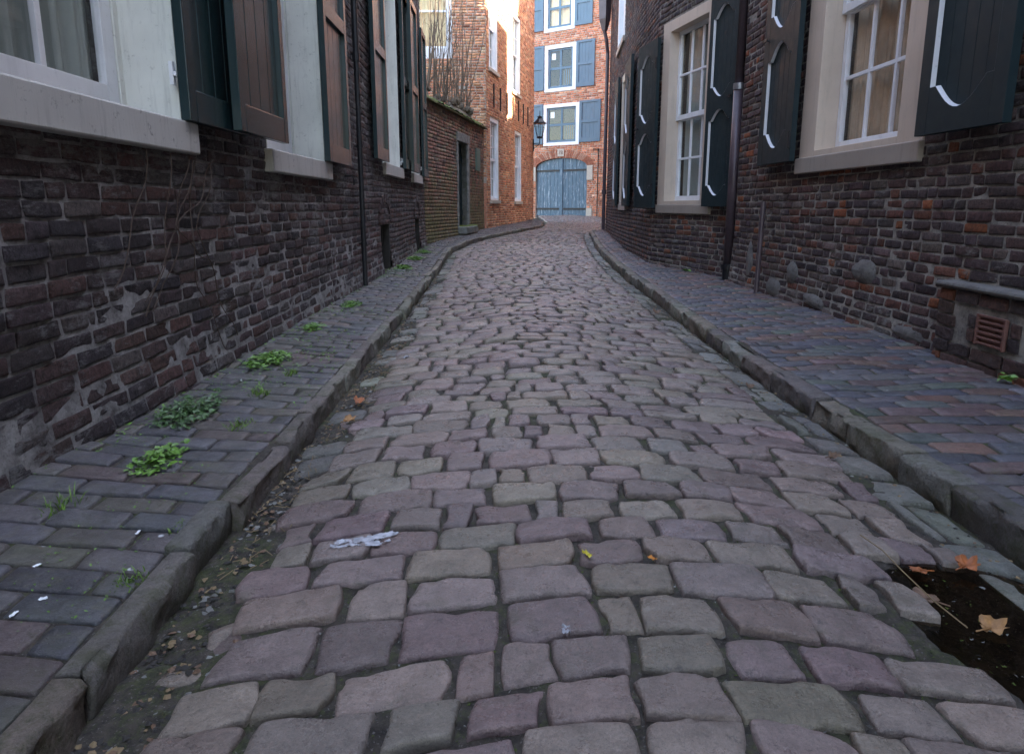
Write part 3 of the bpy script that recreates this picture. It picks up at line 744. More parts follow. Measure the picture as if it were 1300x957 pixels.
# ================================================================== GARDEN WALL
gw = Wall([(-1.62, 12.92), (-.72, 18.15)], 1, batter=.03, wob=.008)
gwall = empty('garden_wall', (-1.2, 15.5, .3), 'old mossy brick garden wall with a stone doorway between the left house and the orange brick house', 'wall')
gs = gw.sy
dop = (gs(15.45), gs(16.25), .42, 2.26)
PAL_G = [((.25, .11, .08), 4), ((.20, .10, .08), 3), ((.28, .16, .11), 2), ((.11, .07, .06), 2), ((.2, .16, .11), 1.5)]
brick_wall(gw, .1, 2.78, [dop], PAL_G, gwall, 'wall', M['brick_g'], M['mortar_g'], ch=.068, bl=.21, thick=.25, depth=.008, hj=.002, joint=.011)
mb = MB(gw.M)
mb.prism([(0, 0)]*3, 0, 0) if False else None
n = 26
for i in range(n):
    a0 = gw.len*i/n+.003; a1 = gw.len*(i+1)/n-.003
    V = [(a0, .09, 2.78), (a1, .09, 2.78), (a1, .09, 2.81), (a0, .09, 2.81), (a0, -.12, 2.92), (a1, -.12, 2.92), (a1, -.34, 2.80), (a0, -.34, 2.80)]
    mb.add(V, [(0, 1, 2, 3), (3, 2, 5, 4), (4, 5, 6, 7), (0, 7, 6, 1), (0, 3, 4, 7), (1, 6, 5, 2)], 0, (.09, .075, .03))
mb.build('coping', M['coping'], gwall, bevel=.01)
mb = MB(gw.M); zz = 2.9
V = []; F = []; n = 120
for i in range(n+1):
    a = gw.len*i/n
    for k in range(6):
        h = .095-.05*k; z = (2.815+.11*min(1, k/4.2) if k < 5 else 2.9)+.012+.018*float(fbm(a*9, k*.9, 2, 3))
        if float(vn(a*2.2, k*.5, 8)) < -.35: z -= .04
        V.append((a, h, z))
F = [(i*6+k, i*6+k+1, i*6+7+k, i*6+6+k) for i in range(n) for k in range(5)]
mb.add(V, F); mb.build('moss_cover', M['moss'], gwall, smooth=True)
mb = MB(gw.M); a, b, c, d = dop
mb.box(a-.10, a, -.2, .02, c, d); mb.box(b, b+.17, -.2, .035, c-.05, d); mb.box(a-.16, b+.2, -.2, .04, d+.001, d+.19)
fr = mb.build('door_surround', M['stone'], gwall, bevel=.008)
mb = MB(gw.M); nn = 5
for i in range(nn): mb.box(a+(b-a)*i/nn+.003, a+(b-a)*(i+1)/nn-.003, -.16, -.12, c, d)
mb.box(a+.02, b-.02, -.12, -.10, c+.25, c+.36); mb.box(a+.02, b-.02, -.12, -.10, d-.4, d-.29)
dr = mb.build('door', M['green2'], gwall, bevel=.003)
mb = MB(gw.M); mb.tube([(a+.12, -.1, 1.35), (a+.12, -.04, 1.35)], .02); mb.build('door_handle', M['iron'], dr)
mb = MB(gw.M); mb.box(a-.1, b+.2, -.2, .22, .26, .42, div=4); mb.box(a-.02, b+.12, -.1, .16, .1, .26, div=2)
st = mb.build('doorstep', M['stone'], gwall, bevel=.02)
mb = MB(gw.M); V = []; nx_ = 16
for i in range(nx_+1):
    for k in range(9):
        aa = a-.1+(b-a+.3)*i/nx_; h = -.1+.32*k/8
        V.append((aa, h+.012*float(vn(aa*9, h*9)), .424+.02*float(fbm(aa*12, h*12, 1, 2))+(.008 if 0 < i < nx_ and k < 8 else -.03)))
mb.add(V, [(i*9+k, i*9+k+1, i*9+10+k, i*9+9+k) for i in range(nx_) for k in range(8)]); mb.build('moss_cushion', M['moss'], st, smooth=True)
mb = MB(gw.M); s = gs(17.35); mb.box(s-.22, s+.22, .005, .035, 1.72, 2.25); mb.box(s-.17, s+.17, .035, .042, 1.78, 2.19); mb.build('plaque', M['plaque'], gwall, bevel=.004)

# ================================================================== ORANGE CORNER HOUSE (left, behind the garden wall)
ch_ = empty('brick_house', (0, 21, .35), 'orange brick corner house with tall white sash windows and a row of iron wall anchors', 'house')
cw = Wall([(-.66, 18.25), (.75, 24.5)], 1, wob=.004); cy = cw.sy
PAL_C = [((.62, .28, .155), 5), ((.55, .24, .14), 4), ((.68, .36, .21), 3), ((.44, .17, .10), 2), ((.68, .42, .27), 1.2)]
PAL_X = [((.40, .14, .08), 5), ((.32, .12, .08), 4), ((.45, .2, .12), 3), ((.2, .1, .08), 3)]
cwins = [(18.62, 19.55, 1.02, 3.15), (21.55, 22.5, 1.0, 3.12), (18.55, 19.45, 4.35, 6.4), (21.2, 22.3, 4.2, 6.4)]
cops = [(cy(a), cy(b), c, d) for a, b, c, d in cwins]
brick_wall(cw, .2, 8.6, cops, PAL_C, ch_, 'wall', M['brick_c'], M['mortar_c'], ch=.066, bl=.21, depth=.012, rough=.002, joint=.012, hj=.003)
csw = Wall([(-6.5, 18.25), (-.66, 18.25)], 1, wob=.003)
sop = (csw.sx(-3.3), csw.sx(-1.5), 4.5, 6.6)
brick_wall(csw, 1.6, 8.6, [sop], PAL_C, ch_, 'gable_wall', M['brick_c'], M['mortar_c'], ch=.066, bl=.21, depth=.012, rough=.002, joint=.012, hj=.003, thick=.2)
mb = MB(csw.M); mb.box(0, csw.len, -.2, -.02, -.2, 1.6); mb.build('gable_base', M['brick_c'], ch_)
for i, (a, b, c, d) in enumerate(cops):
    window(ch_, cw, a, b, c, d, inset=.09, fw=(.09, .09, .1, .06), cols=3, rows=(2, 3) if i < 2 else (2, 2), split=(c+d)/2, fm='white', bar=.025, sill=(.05, .09, .06), sillm='palestone', curtain='blind', proud=-.01)
window(ch_, csw, *sop, inset=.09, fw=(.1, .1, .1, .25), cols=2, rows=(2,), fm='white', sm='white', bar=.05, curtain='yellow', proud=.0, cdepth=.06)  # curtain colour stands in for the warm light in this window
for y in (18.98, 19.7, 20.5, 21.25, 22.0, 22.7, 23.4):
    mb = MB(cw.M); s = cy(y); mb.box(s-.025, s+.025, .004, .035, 3.42, 4.02); mb.build('wall_anchor', M['iron'], ch_)
mb = MB()
pts = [(-.66, 18.25), (.75, 24.5), (-1, 25.2), (-6.5, 24.9), (-6.5, 18.25)]
V = [(*p, 8.62) for p in pts]+[(-3, 21.6, 10.6)]
mb.add(V, [(0, 1, 5), (1, 2, 5), (2, 3, 5), (3, 4, 5), (4, 0, 5), (4, 3, 2, 1, 0)]); mb.build('roof', M['roof'], ch_)
mb = MB(); 
for p, q in ((pts[1], pts[2]), (pts[2], pts[3]), (pts[3], pts[4])): 
    n0 = len(V); mb.add([(*p, 0), (*q, 0), (*q, 8.6), (*p, 8.6)], [(0, 1, 2, 3)], 0, (.4, .14, .08))
mb.build('rear_walls', M['brick_c'], ch_)

# lantern on the far corner of that house
LX0, LY0 = .94, 24.1; LZ = 3.62
lamp = empty('wall_lantern', (.74, 24.3, 3.5), 'black old fashioned street lantern on a wall bracket before the blue shuttered house', 'street lamp')
mb = MB(); mb.tube([(.72, 24.3, 3.45), (LX0, LY0, 3.45), (LX0, LY0, 3.62)], .016); mb.tube([(.72, 24.3, 3.25), (.78, 24.25, 3.3), (LX0, LY0, 3.44)], .011); mb.tube([(.735, 24.3, 3.2), (.735, 24.3, 3.6)], .022); mb.build('bracket', M['iron'], lamp)
def cone4(mb, z0, r0, z1, r1, n=6):
    V = [(LX0+r*math.cos(2*math.pi*i/n+.3), LY0+r*math.sin(2*math.pi*i/n+.3), z) for z, r in ((z0, r0), (z1, r1)) for i in range(n)]
    mb.add(V, [(i, (i+1) % n, n+(i+1) % n, n+i) for i in range(n)]+[tuple(range(n)), tuple(range(n, 2*n))])
mb = MB(); cone4(mb, 3.60, .09, 3.66, .10)
for i in range(6):
    t = 2*math.pi*i/6+.3; mb.tube([(LX0+.095*math.cos(t), LY0+.095*math.sin(t), 3.66), (LX0+.2*math.cos(t), LY0+.2*math.sin(t), 4.08)], .01, 6)
mb.build('lantern_frame', M['iron'], lamp)
mb = MB(); cone4(mb, 3.665, .085, 4.07, .185); mb.build('glass', M['glass'], lamp)
mb = MB(); cone4(mb, 4.08, .24, 4.12, .23); cone4(mb, 4.121, .2, 4.26, .07); cone4(mb, 4.261, .075, 4.31, .09); cone4(mb, 4.311, .05, 4.36, .02); mb.tube([(LX0, LY0, 4.35), (LX0, LY0, 4.5)], .012); mb.build('lantern_roof', M['iron'], lamp); lamp.location.z -= .5

# ================================================================== BLUE SHUTTERED HOUSE
bh = empty('brick_house', (2.4, 30, .42), 'orange brick warehouse with blue shutters and arched blue double gate at the street end', 'house')
d_ = np.array([1, -.68])/math.hypot(1, .68)
P0 = np.array([1.05, 31.0])
bw = Wall([tuple(P0-d_*3.0), tuple(P0+d_*6.5)], 1, wob=.002)
th_ = math.atan(174/867); c_, s_ = math.cos(th_), math.sin(th_)
def onbw(px, py):          # layout measurement -> (s,z) on this facade
    u_ = (px-650)/867; v_ = (434-py)/867; d = (u_, c_+v_*s_, -s_+v_*c_)
    p, q = bw.p[0], bw.p[-1]; nx, ny = -(q[1]-p[1]), (q[0]-p[0]); t = (nx*p[0]+ny*p[1])/(nx*d[0]+ny*d[1])
    return math.hypot(d[0]*t-p[0], d[1]*t-p[1]), .9+d[2]*t
B_ = {}
def rect(x0, x1, y0, y1):
    s0, z0 = onbw(x0, y1); s1, _ = onbw(x1, y1); _, z1 = onbw(x0, y0); return (s0, s1, z0, z1)
bwins = [rect(690, 735, 134, 186), rect(691.5, 731, 60, 118), rect(691, 729.5, -16, 42.5)]
GR = rect(680, 744, 200, 273); sp = onbw(680, 214)[1]
gz0, gz1 = GR[2]-.05, GR[3]-.04
PAL_B = [((.62, .23, .125), 5), ((.55, .20, .11), 4), ((.66, .31, .19), 3), ((.46, .17, .10), 2), ((.68, .42, .30), .8)]
brick_wall(bw, .2, 12.2, bwins+[(GR[0], GR[1], .2, gz1)], PAL_B, bh, 'wall', M['brick_c'], M['mortar_c'], ch=.08, bl=.24, depth=.012, rough=.002, joint=.014, hj=.003)
gc = (GR[0]+GR[1])/2; gr_ = (GR[1]-GR[0])/2; rise = gz1-sp-.05
n = 24
# spandrels close the corners over the arch
for sgn in (-1, 1):
    mb = MB(bw.M); arc = [(gc+sgn*gr_*math.sin(math.pi/2*i/n), gz1-.03-rise*(1-math.cos(math.pi/2*i/n))) for i in range(n+1)]
    mb.prism([(gc+sgn*(gr_+.002), gz1)]+[(gc, gz1)]+arc, -.2, .0); mb.c = [np.tile(np.array((.42, .15, .085, 1)), (len(v), 1)) for v in mb.v]
    mb.build('spandrel', M['brick_c'], bh)
mb = MB(bw.M); nv = 44
for i in range(nv):
    t0, t1 = math.pi*i/nv+.012, math.pi*(i+1)/nv-.012
    f = lambda t, k: (gc-(gr_+k)*math.cos(t), gz1-.03-rise+(rise+k)*math.sin(t))
    if t1 < .12 or t0 > math.pi-.12: continue
    c = random.choice([(.42, .16, .1), (.36, .14, .09), (.5, .28, .2)])
    pts = [f(t0, .0), f(t0, .33), f(t1, .33), f(t1, .0)]
    V = [(p[0], .0, p[1]) for p in pts]+[(p[0], .02, p[1]) for p in pts]
    mb.add(V, [(4, 5, 6, 7), (0, 1, 5, 4), (1, 2, 6, 5), (2, 3, 7, 6), (3, 0, 4, 7)], 0, c)
mb.build('brick_arch', M['brick_c'], bh)
mb = MB(bw.M); mb.box(gc-.16, gc+.16, .0, .04, gz1+.03, gz1+.33)
ks = mb.build('keystone', M['palestone'], bh, bevel=.006)
for (a_, b__, c__, e__) in ((GR[0]-.28, GR[0], sp-.55, sp+.05), (GR[1], GR[1]+.28, sp-.55, sp+.05), (GR[1], GR[1]+.28, gz0, gz0+.35)):
    mb = MB(bw.M); mb.box(a_, b__, -.02, .03, c__, e__); mb.build('springer_stone', M['palestone'], bh, bevel=.01)
for sgn in (0, 1):
    g0 = GR[0]+.01 if sgn == 0 else gc+.006; g1 = gc-.006 if sgn == 0 else GR[1]-.01
    mb = MB(bw.M); nb = 7
    for i in range(nb):
        a0 = g0+(g1-g0)*i/nb+.004; a1 = g0+(g1-g0)*(i+1)/nb-.004
        zt = lambda a: gz1-.03-rise*(1-math.sqrt(max(0, 1-((a-gc)/gr_)**2)))-.005
        mb.prism([(a0, gz0+.02), (a1, gz0+.02), (a1, zt(a1)), ((a0+a1)/2, zt((a0+a1)/2)), (a0, zt(a0))], -.12, -.07)
    D = mb.build('gate_leaf', M['blueworn'], bh, bevel=.004)
    for z in (gz0+.32, sp-.12):
        mb = MB(bw.M)
        if sgn == 0: mb.box(g0-.1, g1-.1, -.07, -.045, z-.04, z+.04)
        else: mb.box(g0+.1, g1+.1, -.07, -.045, z-.04, z+.04)
        mb.build('strap_hinge', M['iron'], D)
mb = MB(bw.M); mb.box(gc-.07, gc+.07, -.07, -.035, gz0+.03, gz1-.06); mb.build('cover_strip', M['blueworn'], bh, bevel=.004)
for i, r in enumerate(bwins):
    W = window(bh, bw, *r, inset=.05, fw=(.16, .16, .14, .13), cols=2, rows=(2,), bar=.10, fm='white', sm='blue', sashw=.1, proud=.03, curtain='yellow' if i == 2 else None, cdepth=.12)  # top window: yellow stands in for sun reflected in its panes
    s0, s1, z0, z1 = r
    wd = (s1-s0)*.56
    for (a, b) in ((s0-wd-.02, s0-.02), (s1+.02, s1+wd+.02)):
        panel_shutter(bh, bw, a, b, z0+.08, z1+.04, .02, M['blue'], rw=.12, bot=.18, planks=4)
    if i < 2:
        mb = MB(bw.M)
        for k in range(5):
            x = gc0 = (s0+s1)/2+.12+k*.1; mb.tube([(x, -.13, z0+.15), (x, -.13, (z0+z1)/2)], .02, 6)
        mb.tube([((s0+s1)/2+.05, -.13, (z0+z1)/2), (s1-.17, -.13, (z0+z1)/2)], .02, 6); mb.build('railing', M['blue'], W)
        mb = MB(bw.M); x = s0+.28; mb.box(x, x+.2, -.1, -.095, z1-.55, z1-.3); mb.build('notice', M['white'], W)
mb = MB(bw.M); s, z = onbw(760.5, 190); mb.tube([(s-.25, .05, z+.02), (s, .06, z), (s, .06, .42)], .022); mb.tube([(s, .06, z-.06), (s, .06, z+.03)], .04); mb.build('drainpipe', M['iron'], bh)
body(bh, bw, 0, 12.2, 5, wallmat=M['brick_c'])
# keystone figures, as on the stone
def text(txt, size, w, s, z, h, parent, mat, name='year_number', flip=1):
    cu = bpy.data.curves.new(name, 'FONT'); cu.body = txt; cu.size = size; cu.align_x = 'CENTER'; cu.align_y = 'CENTER'; cu.extrude = .002
    o = bpy.data.objects.new(name, cu); COL.objects.link(o); dg = bpy.context.evaluated_depsgraph_get()
    me = bpy.data.meshes.new_from_object(o.evaluated_get(dg)); bpy.data.objects.remove(o)
    V = np.array([v.co[:] for v in me.vertices]); me2 = MB(w.M)
    me2.add([(s+v[0]*flip, h+v[2], z+v[1]) for v in V], [tuple(p.vertices) for p in me.polygons])
    return me2.build(name, mat, parent)
text('78', .22, bw, gc, gz1+.18, .043, ks, M['terracotta'])

# ================================================================== RIGHT HOUSES
rA = Wall([(2.46, -8), (2.43, 2.0), (2.345, 7.30)], -1, batter=.05, wob=.006)
RA = rA.sy
near = empty('brick_house', (2.4, 4, 0), 'dark and red brick house with heart cutout shutters and curtained window nearest on the right', 'house')
PAL_R = [((.058, .038, .040), 6), ((.08, .045, .042), 4), ((.13, .050, .035), 1.8), ((.24, .075, .032), .6), ((.10, .074, .066), 2)]
nw = (RA(4.12), RA(5.80), 1.27, 3.45); vent = (RA(3.12), RA(3.40), .2, .38)
brick_wall(rA, .02, 5.2, [nw, (RA(-6), RA(-4.6), 1.3, 3.4)], PAL_R, near, 'wall', M['brick_r'], M['mortar_r'], ch=.061, bl=.20, flem=.4, joint=.010, hj=.0018, depth=.010, warp=.003, rough=.004)
u = MB(Wall([(2.46, -8), (2.43, 2.0), (2.345, 7.30)], -1, wob=0).M); u.box(0, rA.len, -.28, 0, 5.2, 8.6, div=20); u.build('upper_wall', M['brick_r'], near)
body(near, rA, -.2, 8.6, 6, wallmat=M['brick_r'])
W = window(near, rA, *nw, inset=.13, fw=(.27, .27, .2, .045), cols=3, rows=(2, 2), split=2.32, fm='cream2', sm='white', sashw=.06, bar=.028, curtain='curtain', cdepth=.11, sill=(.04, .125, .015), sillm='sill2', proud=.012)
cutout_shutter(near, rA, RA(3.36), RA(4.06), 1.28, 3.4, .055, [(1.40, 2.28), (2.40, 3.28)], edge=.10)
cutout_shutter(near, rA, RA(5.78), RA(6.50), 1.25, 3.4, .055, [(1.38, 1.98+.27), (2.36, 3.26)], latch=(RA(6.42), 2.31), hinge=(RA(5.80), 1.42, 3.1), edge=.11)
# cement patches, plinth ledge with iron vent
def blob(wl, a, z, ra, rz, h, mat, parent, name, seed):
    mb = MB(wl.M); n = 28; Vv = [(a, h, z)]
    for ring in (.6, 1.0):
        for i in range(n):
            t = 2*math.pi*i/n; k = ring*(1+.22*float(vn(math.cos(t)*1.5+seed, math.sin(t)*1.5, seed))); Vv.append((a+ra*k*math.cos(t), h-(.02 if ring == 1 else 0)+.004*float(vn(i*.7, ring*9, seed)), z+rz*k*math.sin(t)))
    F = [(0, 1+i, 1+(i+1) % n) for i in range(n)]+[(1+i, 1+n+i, 1+n+(i+1) % n, 1+(i+1) % n) for i in range(n)]
    mb.add(Vv, F); return mb.build(name, mat, parent, smooth=True)
for k, (y, z, ra, rz) in enumerate(((4.62, .46, .16, .08), (5.75, .34, .12, .10), (5.3, .16, .2, .06), (6.1, .17, .18, .09), (2.95, .38, .10, .13), (4.0, .14, .22, .05), (6.75, .35, .08, .2))):
    blob(rA, RA(y), z, ra, rz, .022+.05*math.exp(-z/.22), M['render'], near, 'cement_patch', k*3.1)
plw = Wall([(2.46, -8), (2.43, 2.0), (2.345, 7.30)], -1, batter=0, wob=.002)
mb = MB(); Q = []; z = .06
fr_ = (RA(3.66), RA(2.95))
a0, a1 = sorted(fr_)
vs0, vs1 = sorted((RA(3.13), RA(3.33)))
while z < .47:
    a = a0-random.uniform(0, .1)
    while a < a1:
        L = random.uniform(.17, .24); c, d = max(a, a0), min(a+L, a1)
        if d-c > .02 and not (z+.06 > .22 and z < .38 and d > vs0-.04 and c < vs1+.04): Q.append([(c+.005, z+.004), (d-.005, z+.004), (d-.005, z+.064), (c+.005, z+.064)])
        a += L
    z += .069
for zz_ in (.225, .295): 
    for aa in (vs0-.075, vs1+.012): Q.append([(aa, zz_), (aa+.062, zz_), (aa+.062, zz_+.064), (aa, zz_+.064)])
PAL_V = [((.085, .048, .043), 5), ((.17, .06, .035), .9), ((.06, .042, .042), 3)]
patches(mb, Q, plw.m, 9, .02, palette(PAL_V, len(Q), .15), h0=.105, rnd=.06, warp=.005, rough=.003, tilt=.002)
mb.f0 = plw.M; mb.box(a0, a1, 0, .095, .0, .47, 1)
pl = mb.build('plinth', [M['brick_r'], M['mortar_r']], near, smooth=False)
mb = MB(plw.M); mb.box(a0-.03, a1+.02, 0, .125, .475, .505, div=8); mb.build('ledge', M['render'], pl, bevel=.014)
mb = MB(plw.M); mb.box(vs0, vs1, .098, .104, .225, .37)
for i in range(6): z = .228+i*.027; mb.box(vs0+.012, vs1-.012, .104, .116, z, z+.012)
mb.box(vs0, vs0+.014, .104, .118, .222, .375); mb.box(vs1-.014, vs1, .104, .118, .222, .375)
mb.build('vent_grille', M['terracotta'], pl, bevel=.002)
mb = MB(rA.M); s = RA(6.32); mb.tube([(s, .09, .1), (s, .08, .93)], .022); mb.build('conduit', M['pipe'], near)

# second right-hand house
rB = Wall([(2.46, 7.30), (1.92, 9.55), (1.95, 11.2), (2.05, 13.2), (2.30, 17.0), (3.3, 20.9)], -1, batter=.04, wob=.006)  # last stretch is unseen, added to shadow the orange corner house
RB = rB.sy
mid = empty('brick_house', (2.2, 11, 0), 'dark brick house bulging into the street with a drainpipe and twelve pane cream window', 'house')
mw = (RB(8.03), RB(9.36), .90, 3.15); mw2 = (RB(12.2), RB(13.3), .9, 3.2); mw3 = (RB(13.2), RB(14.6), 3.9, 5.6)
PAL_M = [((.058, .042, .048), 5), ((.085, .052, .05), 4), ((.16, .06, .038), 1.4), ((.10, .08, .075), 1.5)]
brick_wall(rB, .02, 8.5, [mw, mw2, mw3], PAL_M, mid, 'wall', M['brick_r'], M['mortar_r'], ch=.063, bl=.195, flem=.45, joint=.010, hj=.0018, depth=.010, warp=.003, rough=.004)
mb = MB()
for p, q in (((2.46, 7.3), (8, 7.35)), ((3.3, 20.9), (9, 20.9)), ((8, 7.35), (9, 20.9))): mb.add([(*p, -.1), (*p, 8.5), (*q, 8.5), (*q, -.1)], [(0, 1, 2, 3)])
mb.build('side_walls', M['brick_r'], mid)
mb = MB(); V = [(2.46, 7.3, 8.5), (1.84, 9.55, 8.5), (1.87, 11.2, 8.5), (1.97, 13.2, 8.5), (2.22, 17, 8.5), (3.22, 20.9, 8.5), (9, 20.9, 8.5), (8, 7.35, 8.5), (5, 9, 9.5), (6, 19, 9.5)]
mb.add(V, [(0, 1, 8), (1, 2, 8), (2, 9, 8), (2, 3, 9), (3, 4, 9), (4, 5, 9), (5, 6, 9), (6, 7, 8, 9), (7, 0, 8), (7, 6, 5, 4, 3, 2, 1, 0)]); mb.build('roof', M['roof'], mid)
window(mid, rB, *mw, inset=.11, fw=(.22, .20, .13, .05), cols=3, rows=(2, 2), split=1.97, fm='cream2', sm='white', sashw=.06, bar=.026, curtain='blind', cdepth=.12, sill=(.035, .11, .02), sillm='sill2', proud=.02)
window(mid, rB, *mw2, inset=.1, fw=(.12, .12, .12, .05), cols=3, rows=(2, 2), split=2.0, fm='cream2', sm='white', curtain='blind', sill=(.035, .1, .04), sillm='sill2', proud=.02)
window(mid, rB, *mw3, inset=.1, fw=(.12, .12, .12, .05), cols=2, rows=(2,), fm='white', sm='white', curtain='blind', sill=(.05, .1, .04), sillm='sill2', proud=.02)
cutout_shutter(mid, rB, RB(7.50), RB(8.06), .88, 3.3, .055, [(1.0, 1.92), (2.05, 2.98)], latch=(RB(7.56), 2.02), edge=.075)
# the left shutter stands off the bulge
b0 = RB(9.36)
stw = Wall([(1.965, 9.36), (1.84, 10.06)], -1, wob=0)
cutout_shutter(mid, stw, 0.0, .70, .86, 3.0, .05, [(1.02, 1.85), (1.98, 2.85)], latch=(.62, 1.93), hinge=(.03, 1.1, 2.7), edge=.10)
cutout_shutter(mid, rB, RB(11.3), RB(12.15), .88, 3.2, .05, [(1.0, 1.92), (2.05, 2.98)], edge=.1)
cutout_shutter(mid, rB, RB(13.3), RB(14.1), .88, 3.2, .05, [(1.0, 1.92), (2.05, 2.98)], edge=.1)
mb = MB(rB.M); s = RB(7.42); r = .052; off = .10
mb.tube([(s, off, .24), (s, off, 2.08)], r, 16); mb.tube([(s, off, 2.08), (s, off, 6.9)], r*.86, 16)
dp = mb.build('drainpipe', M['pipe'], mid); 
for p in dp.data.polygons: p.use_smooth = len(p.vertices) == 4
for z in (2.06, 3.2): 
    mb = MB(rB.M); mb.tube([(s, off, z), (s, off, z+.06)], r+.006, 16); mb.box(s-.012, s+.012, 0, off, z+.02, z+.04); mb.build('pipe_clip', M['pipeband'], dp)
mb = MB(rB.M); mb.tube([(s, off, .08), (s, off, .25)], r*1.1, 16); mb.tube([(s, off, .22), (s, off, .27)], r*1.5, 16); mb.tube([(s, off, .08), (s, off, .11)], r*1.6, 16); mb.build('pipe_shoe', M['iron'], dp)
mb = MB(rB.M); s = RB(16.85)
mb.tube([(s, .07, .3), (s, .07, 4.35), (s-.1, .11, 4.6), (s-.12, .16, 4.8)], .042, 12); mb.tube([(s, .07, 1.15), (s, .07, 1.25)], .06, 12)
pp = mb.build('drainpipe', M['pipe'], mid)
mb = MB(rB.M); mb.tube([(s-.12, .16, 4.8), (s-.12, .16, 5.05), (s-.12, .16, 5.5)], [.06, .13, .15], 4); mb.build('hopper', M['pipe'], pp)
mb = MB(rB.M); mb.tube([(RB(9.2), .02, 3.38), (RB(10.5), .03, 3.30), (RB(11.8), .02, 3.27)], .006, 6); mb.build('cable', M['iron'], mid)
mb = MB(rB.M)
for z in (1.7, 2.2): pass

# unseen far right house, added to keep the sun off the street end
far = empty('brick_house', (5, 24, .4), 'unseen brick house added on the far right to block the sun', 'house')
fw_ = Wall([(4.4, 22.7), (4.9, 29.2)], -1, wob=0)
fop = [(1.2, 2.2, 1.2, 3.0), (3.8, 4.8, 1.2, 3.0)]
brick_wall(fw_, .2, 11.0, fop, PAL_C, far, 'wall', M['brick_c'], M['mortar_c'], ch=.09, bl=.27)
for op in fop: window(far, fw_, *op, inset=.1, cols=2, rows=(2,), fm='white', sill=(.05, .1, .04))
body(far, fw_, 0, 11.0, 5, wallmat=M['brick_c'], roofh=.8)

clo = empty('brick_house', (10, 22, .4), 'unseen tall brick house added in the side street to block low sun', 'house')  # unseen house, added to limit how far down the sun patch reaches
cl_ = Wall([(9.6, 19.5), (9.6, 24.5)], -1, wob=0)
brick_wall(cl_, .2, 11.5, [(1.8, 2.8, 1.2, 3.0)], PAL_C, clo, 'wall', M['brick_c'], M['mortar_c'], ch=.12, bl=.36)
window(clo, cl_, 1.8, 2.8, 1.2, 3.0, inset=.1, cols=2, rows=(2,), fm='white', sill=(.05, .1, .04))
body(clo, cl_, 0, 11.5, 4, wallmat=M['brick_c'], roofh=.8)

# ================================================================== PAVEMENTS
def leftedge(t, l):   # point l metres outward from left kerb foot
    a, b, c, d = LR(t); W = np.hypot(c-a, d-b); return a-(c-a)/W*l, b-(d-b)/W*l
def rightedge(t, l):
    a, b, c, d = LR(t); W = np.hypot(c-a, d-b); return c+(c-a)/W*l, d+(d-b)/W*l
# left wall distance as function of t
def wall_dist(fn, segs, t):
    lo = 0.0
    for l in np.arange(.05, 3, .02):
        x, y = fn(t, l)
        for (p, q) in segs:
            pass
    return lo
tl = np.array([-8, 0, 3, 6, 9, 11, 12.6, 13.2, 14.5, 16, 17.5, 19, 21, 24])
# distance to walls measured numerically
def dist_to_poly(fn, t, poly, sgn):
    last = 3.0
    for l in np.arange(.02, 3.0, .01):
        x, y = fn(t, l)
        xw = np.interp(y, [p[1] for p in poly], [p[0] for p in poly])
        if (sgn < 0 and x <= xw) or (sgn > 0 and x >= xw): return float(l)
    return last
polyL = [(-1.40, -8), (-1.48, 0), (-1.62, 12.9), (-.72, 18.15), (.75, 24.5)]
polyR = [(2.46, -8), (2.43, 2.0), (2.345, 7.3), (2.46, 7.31), (1.92, 9.55), (1.95, 11.2), (2.05, 13.2), (2.3, 17.0), (2.31, 20)]
ts_ = np.arange(-1.5, 24.2, .1)
DL = np.array([dist_to_poly(leftedge, t, polyL, -1) for t in ts_]); DR = np.array([dist_to_poly(rightedge, t, polyR, 1) for t in ts_])
def pm(fn, base, D, K):
    def f(l, t, h):
        x, y = fn(t, l); dd = np.interp(t, ts_, D)
        e = np.clip((l-K)/(np.maximum(dd, .3)-K), 0, 1.2)
        z = zg(y)+base+.022*e+.007*vn(x*3, y*2.3, 5)+.004*vn(x*8, y*6, 2)
        return np.stack([x, y, z+h], 1)
    return f
KL, KR = .060, .09
pmL = pm(leftedge, .068, DL, KL); pmR = pm(rightedge, .080, DR, KR)
PAL_PL = [((.076, .070, .078), 5), ((.088, .076, .078), 3), ((.098, .083, .072), 2), ((.105, .07, .07), 1)]
PAL_PR = [((.075, .072, .09), 4), ((.12, .075, .075), 3), ((.15, .085, .07), 1.6), ((.10, .09, .10), 3), ((.09, .10, .09), .8)]
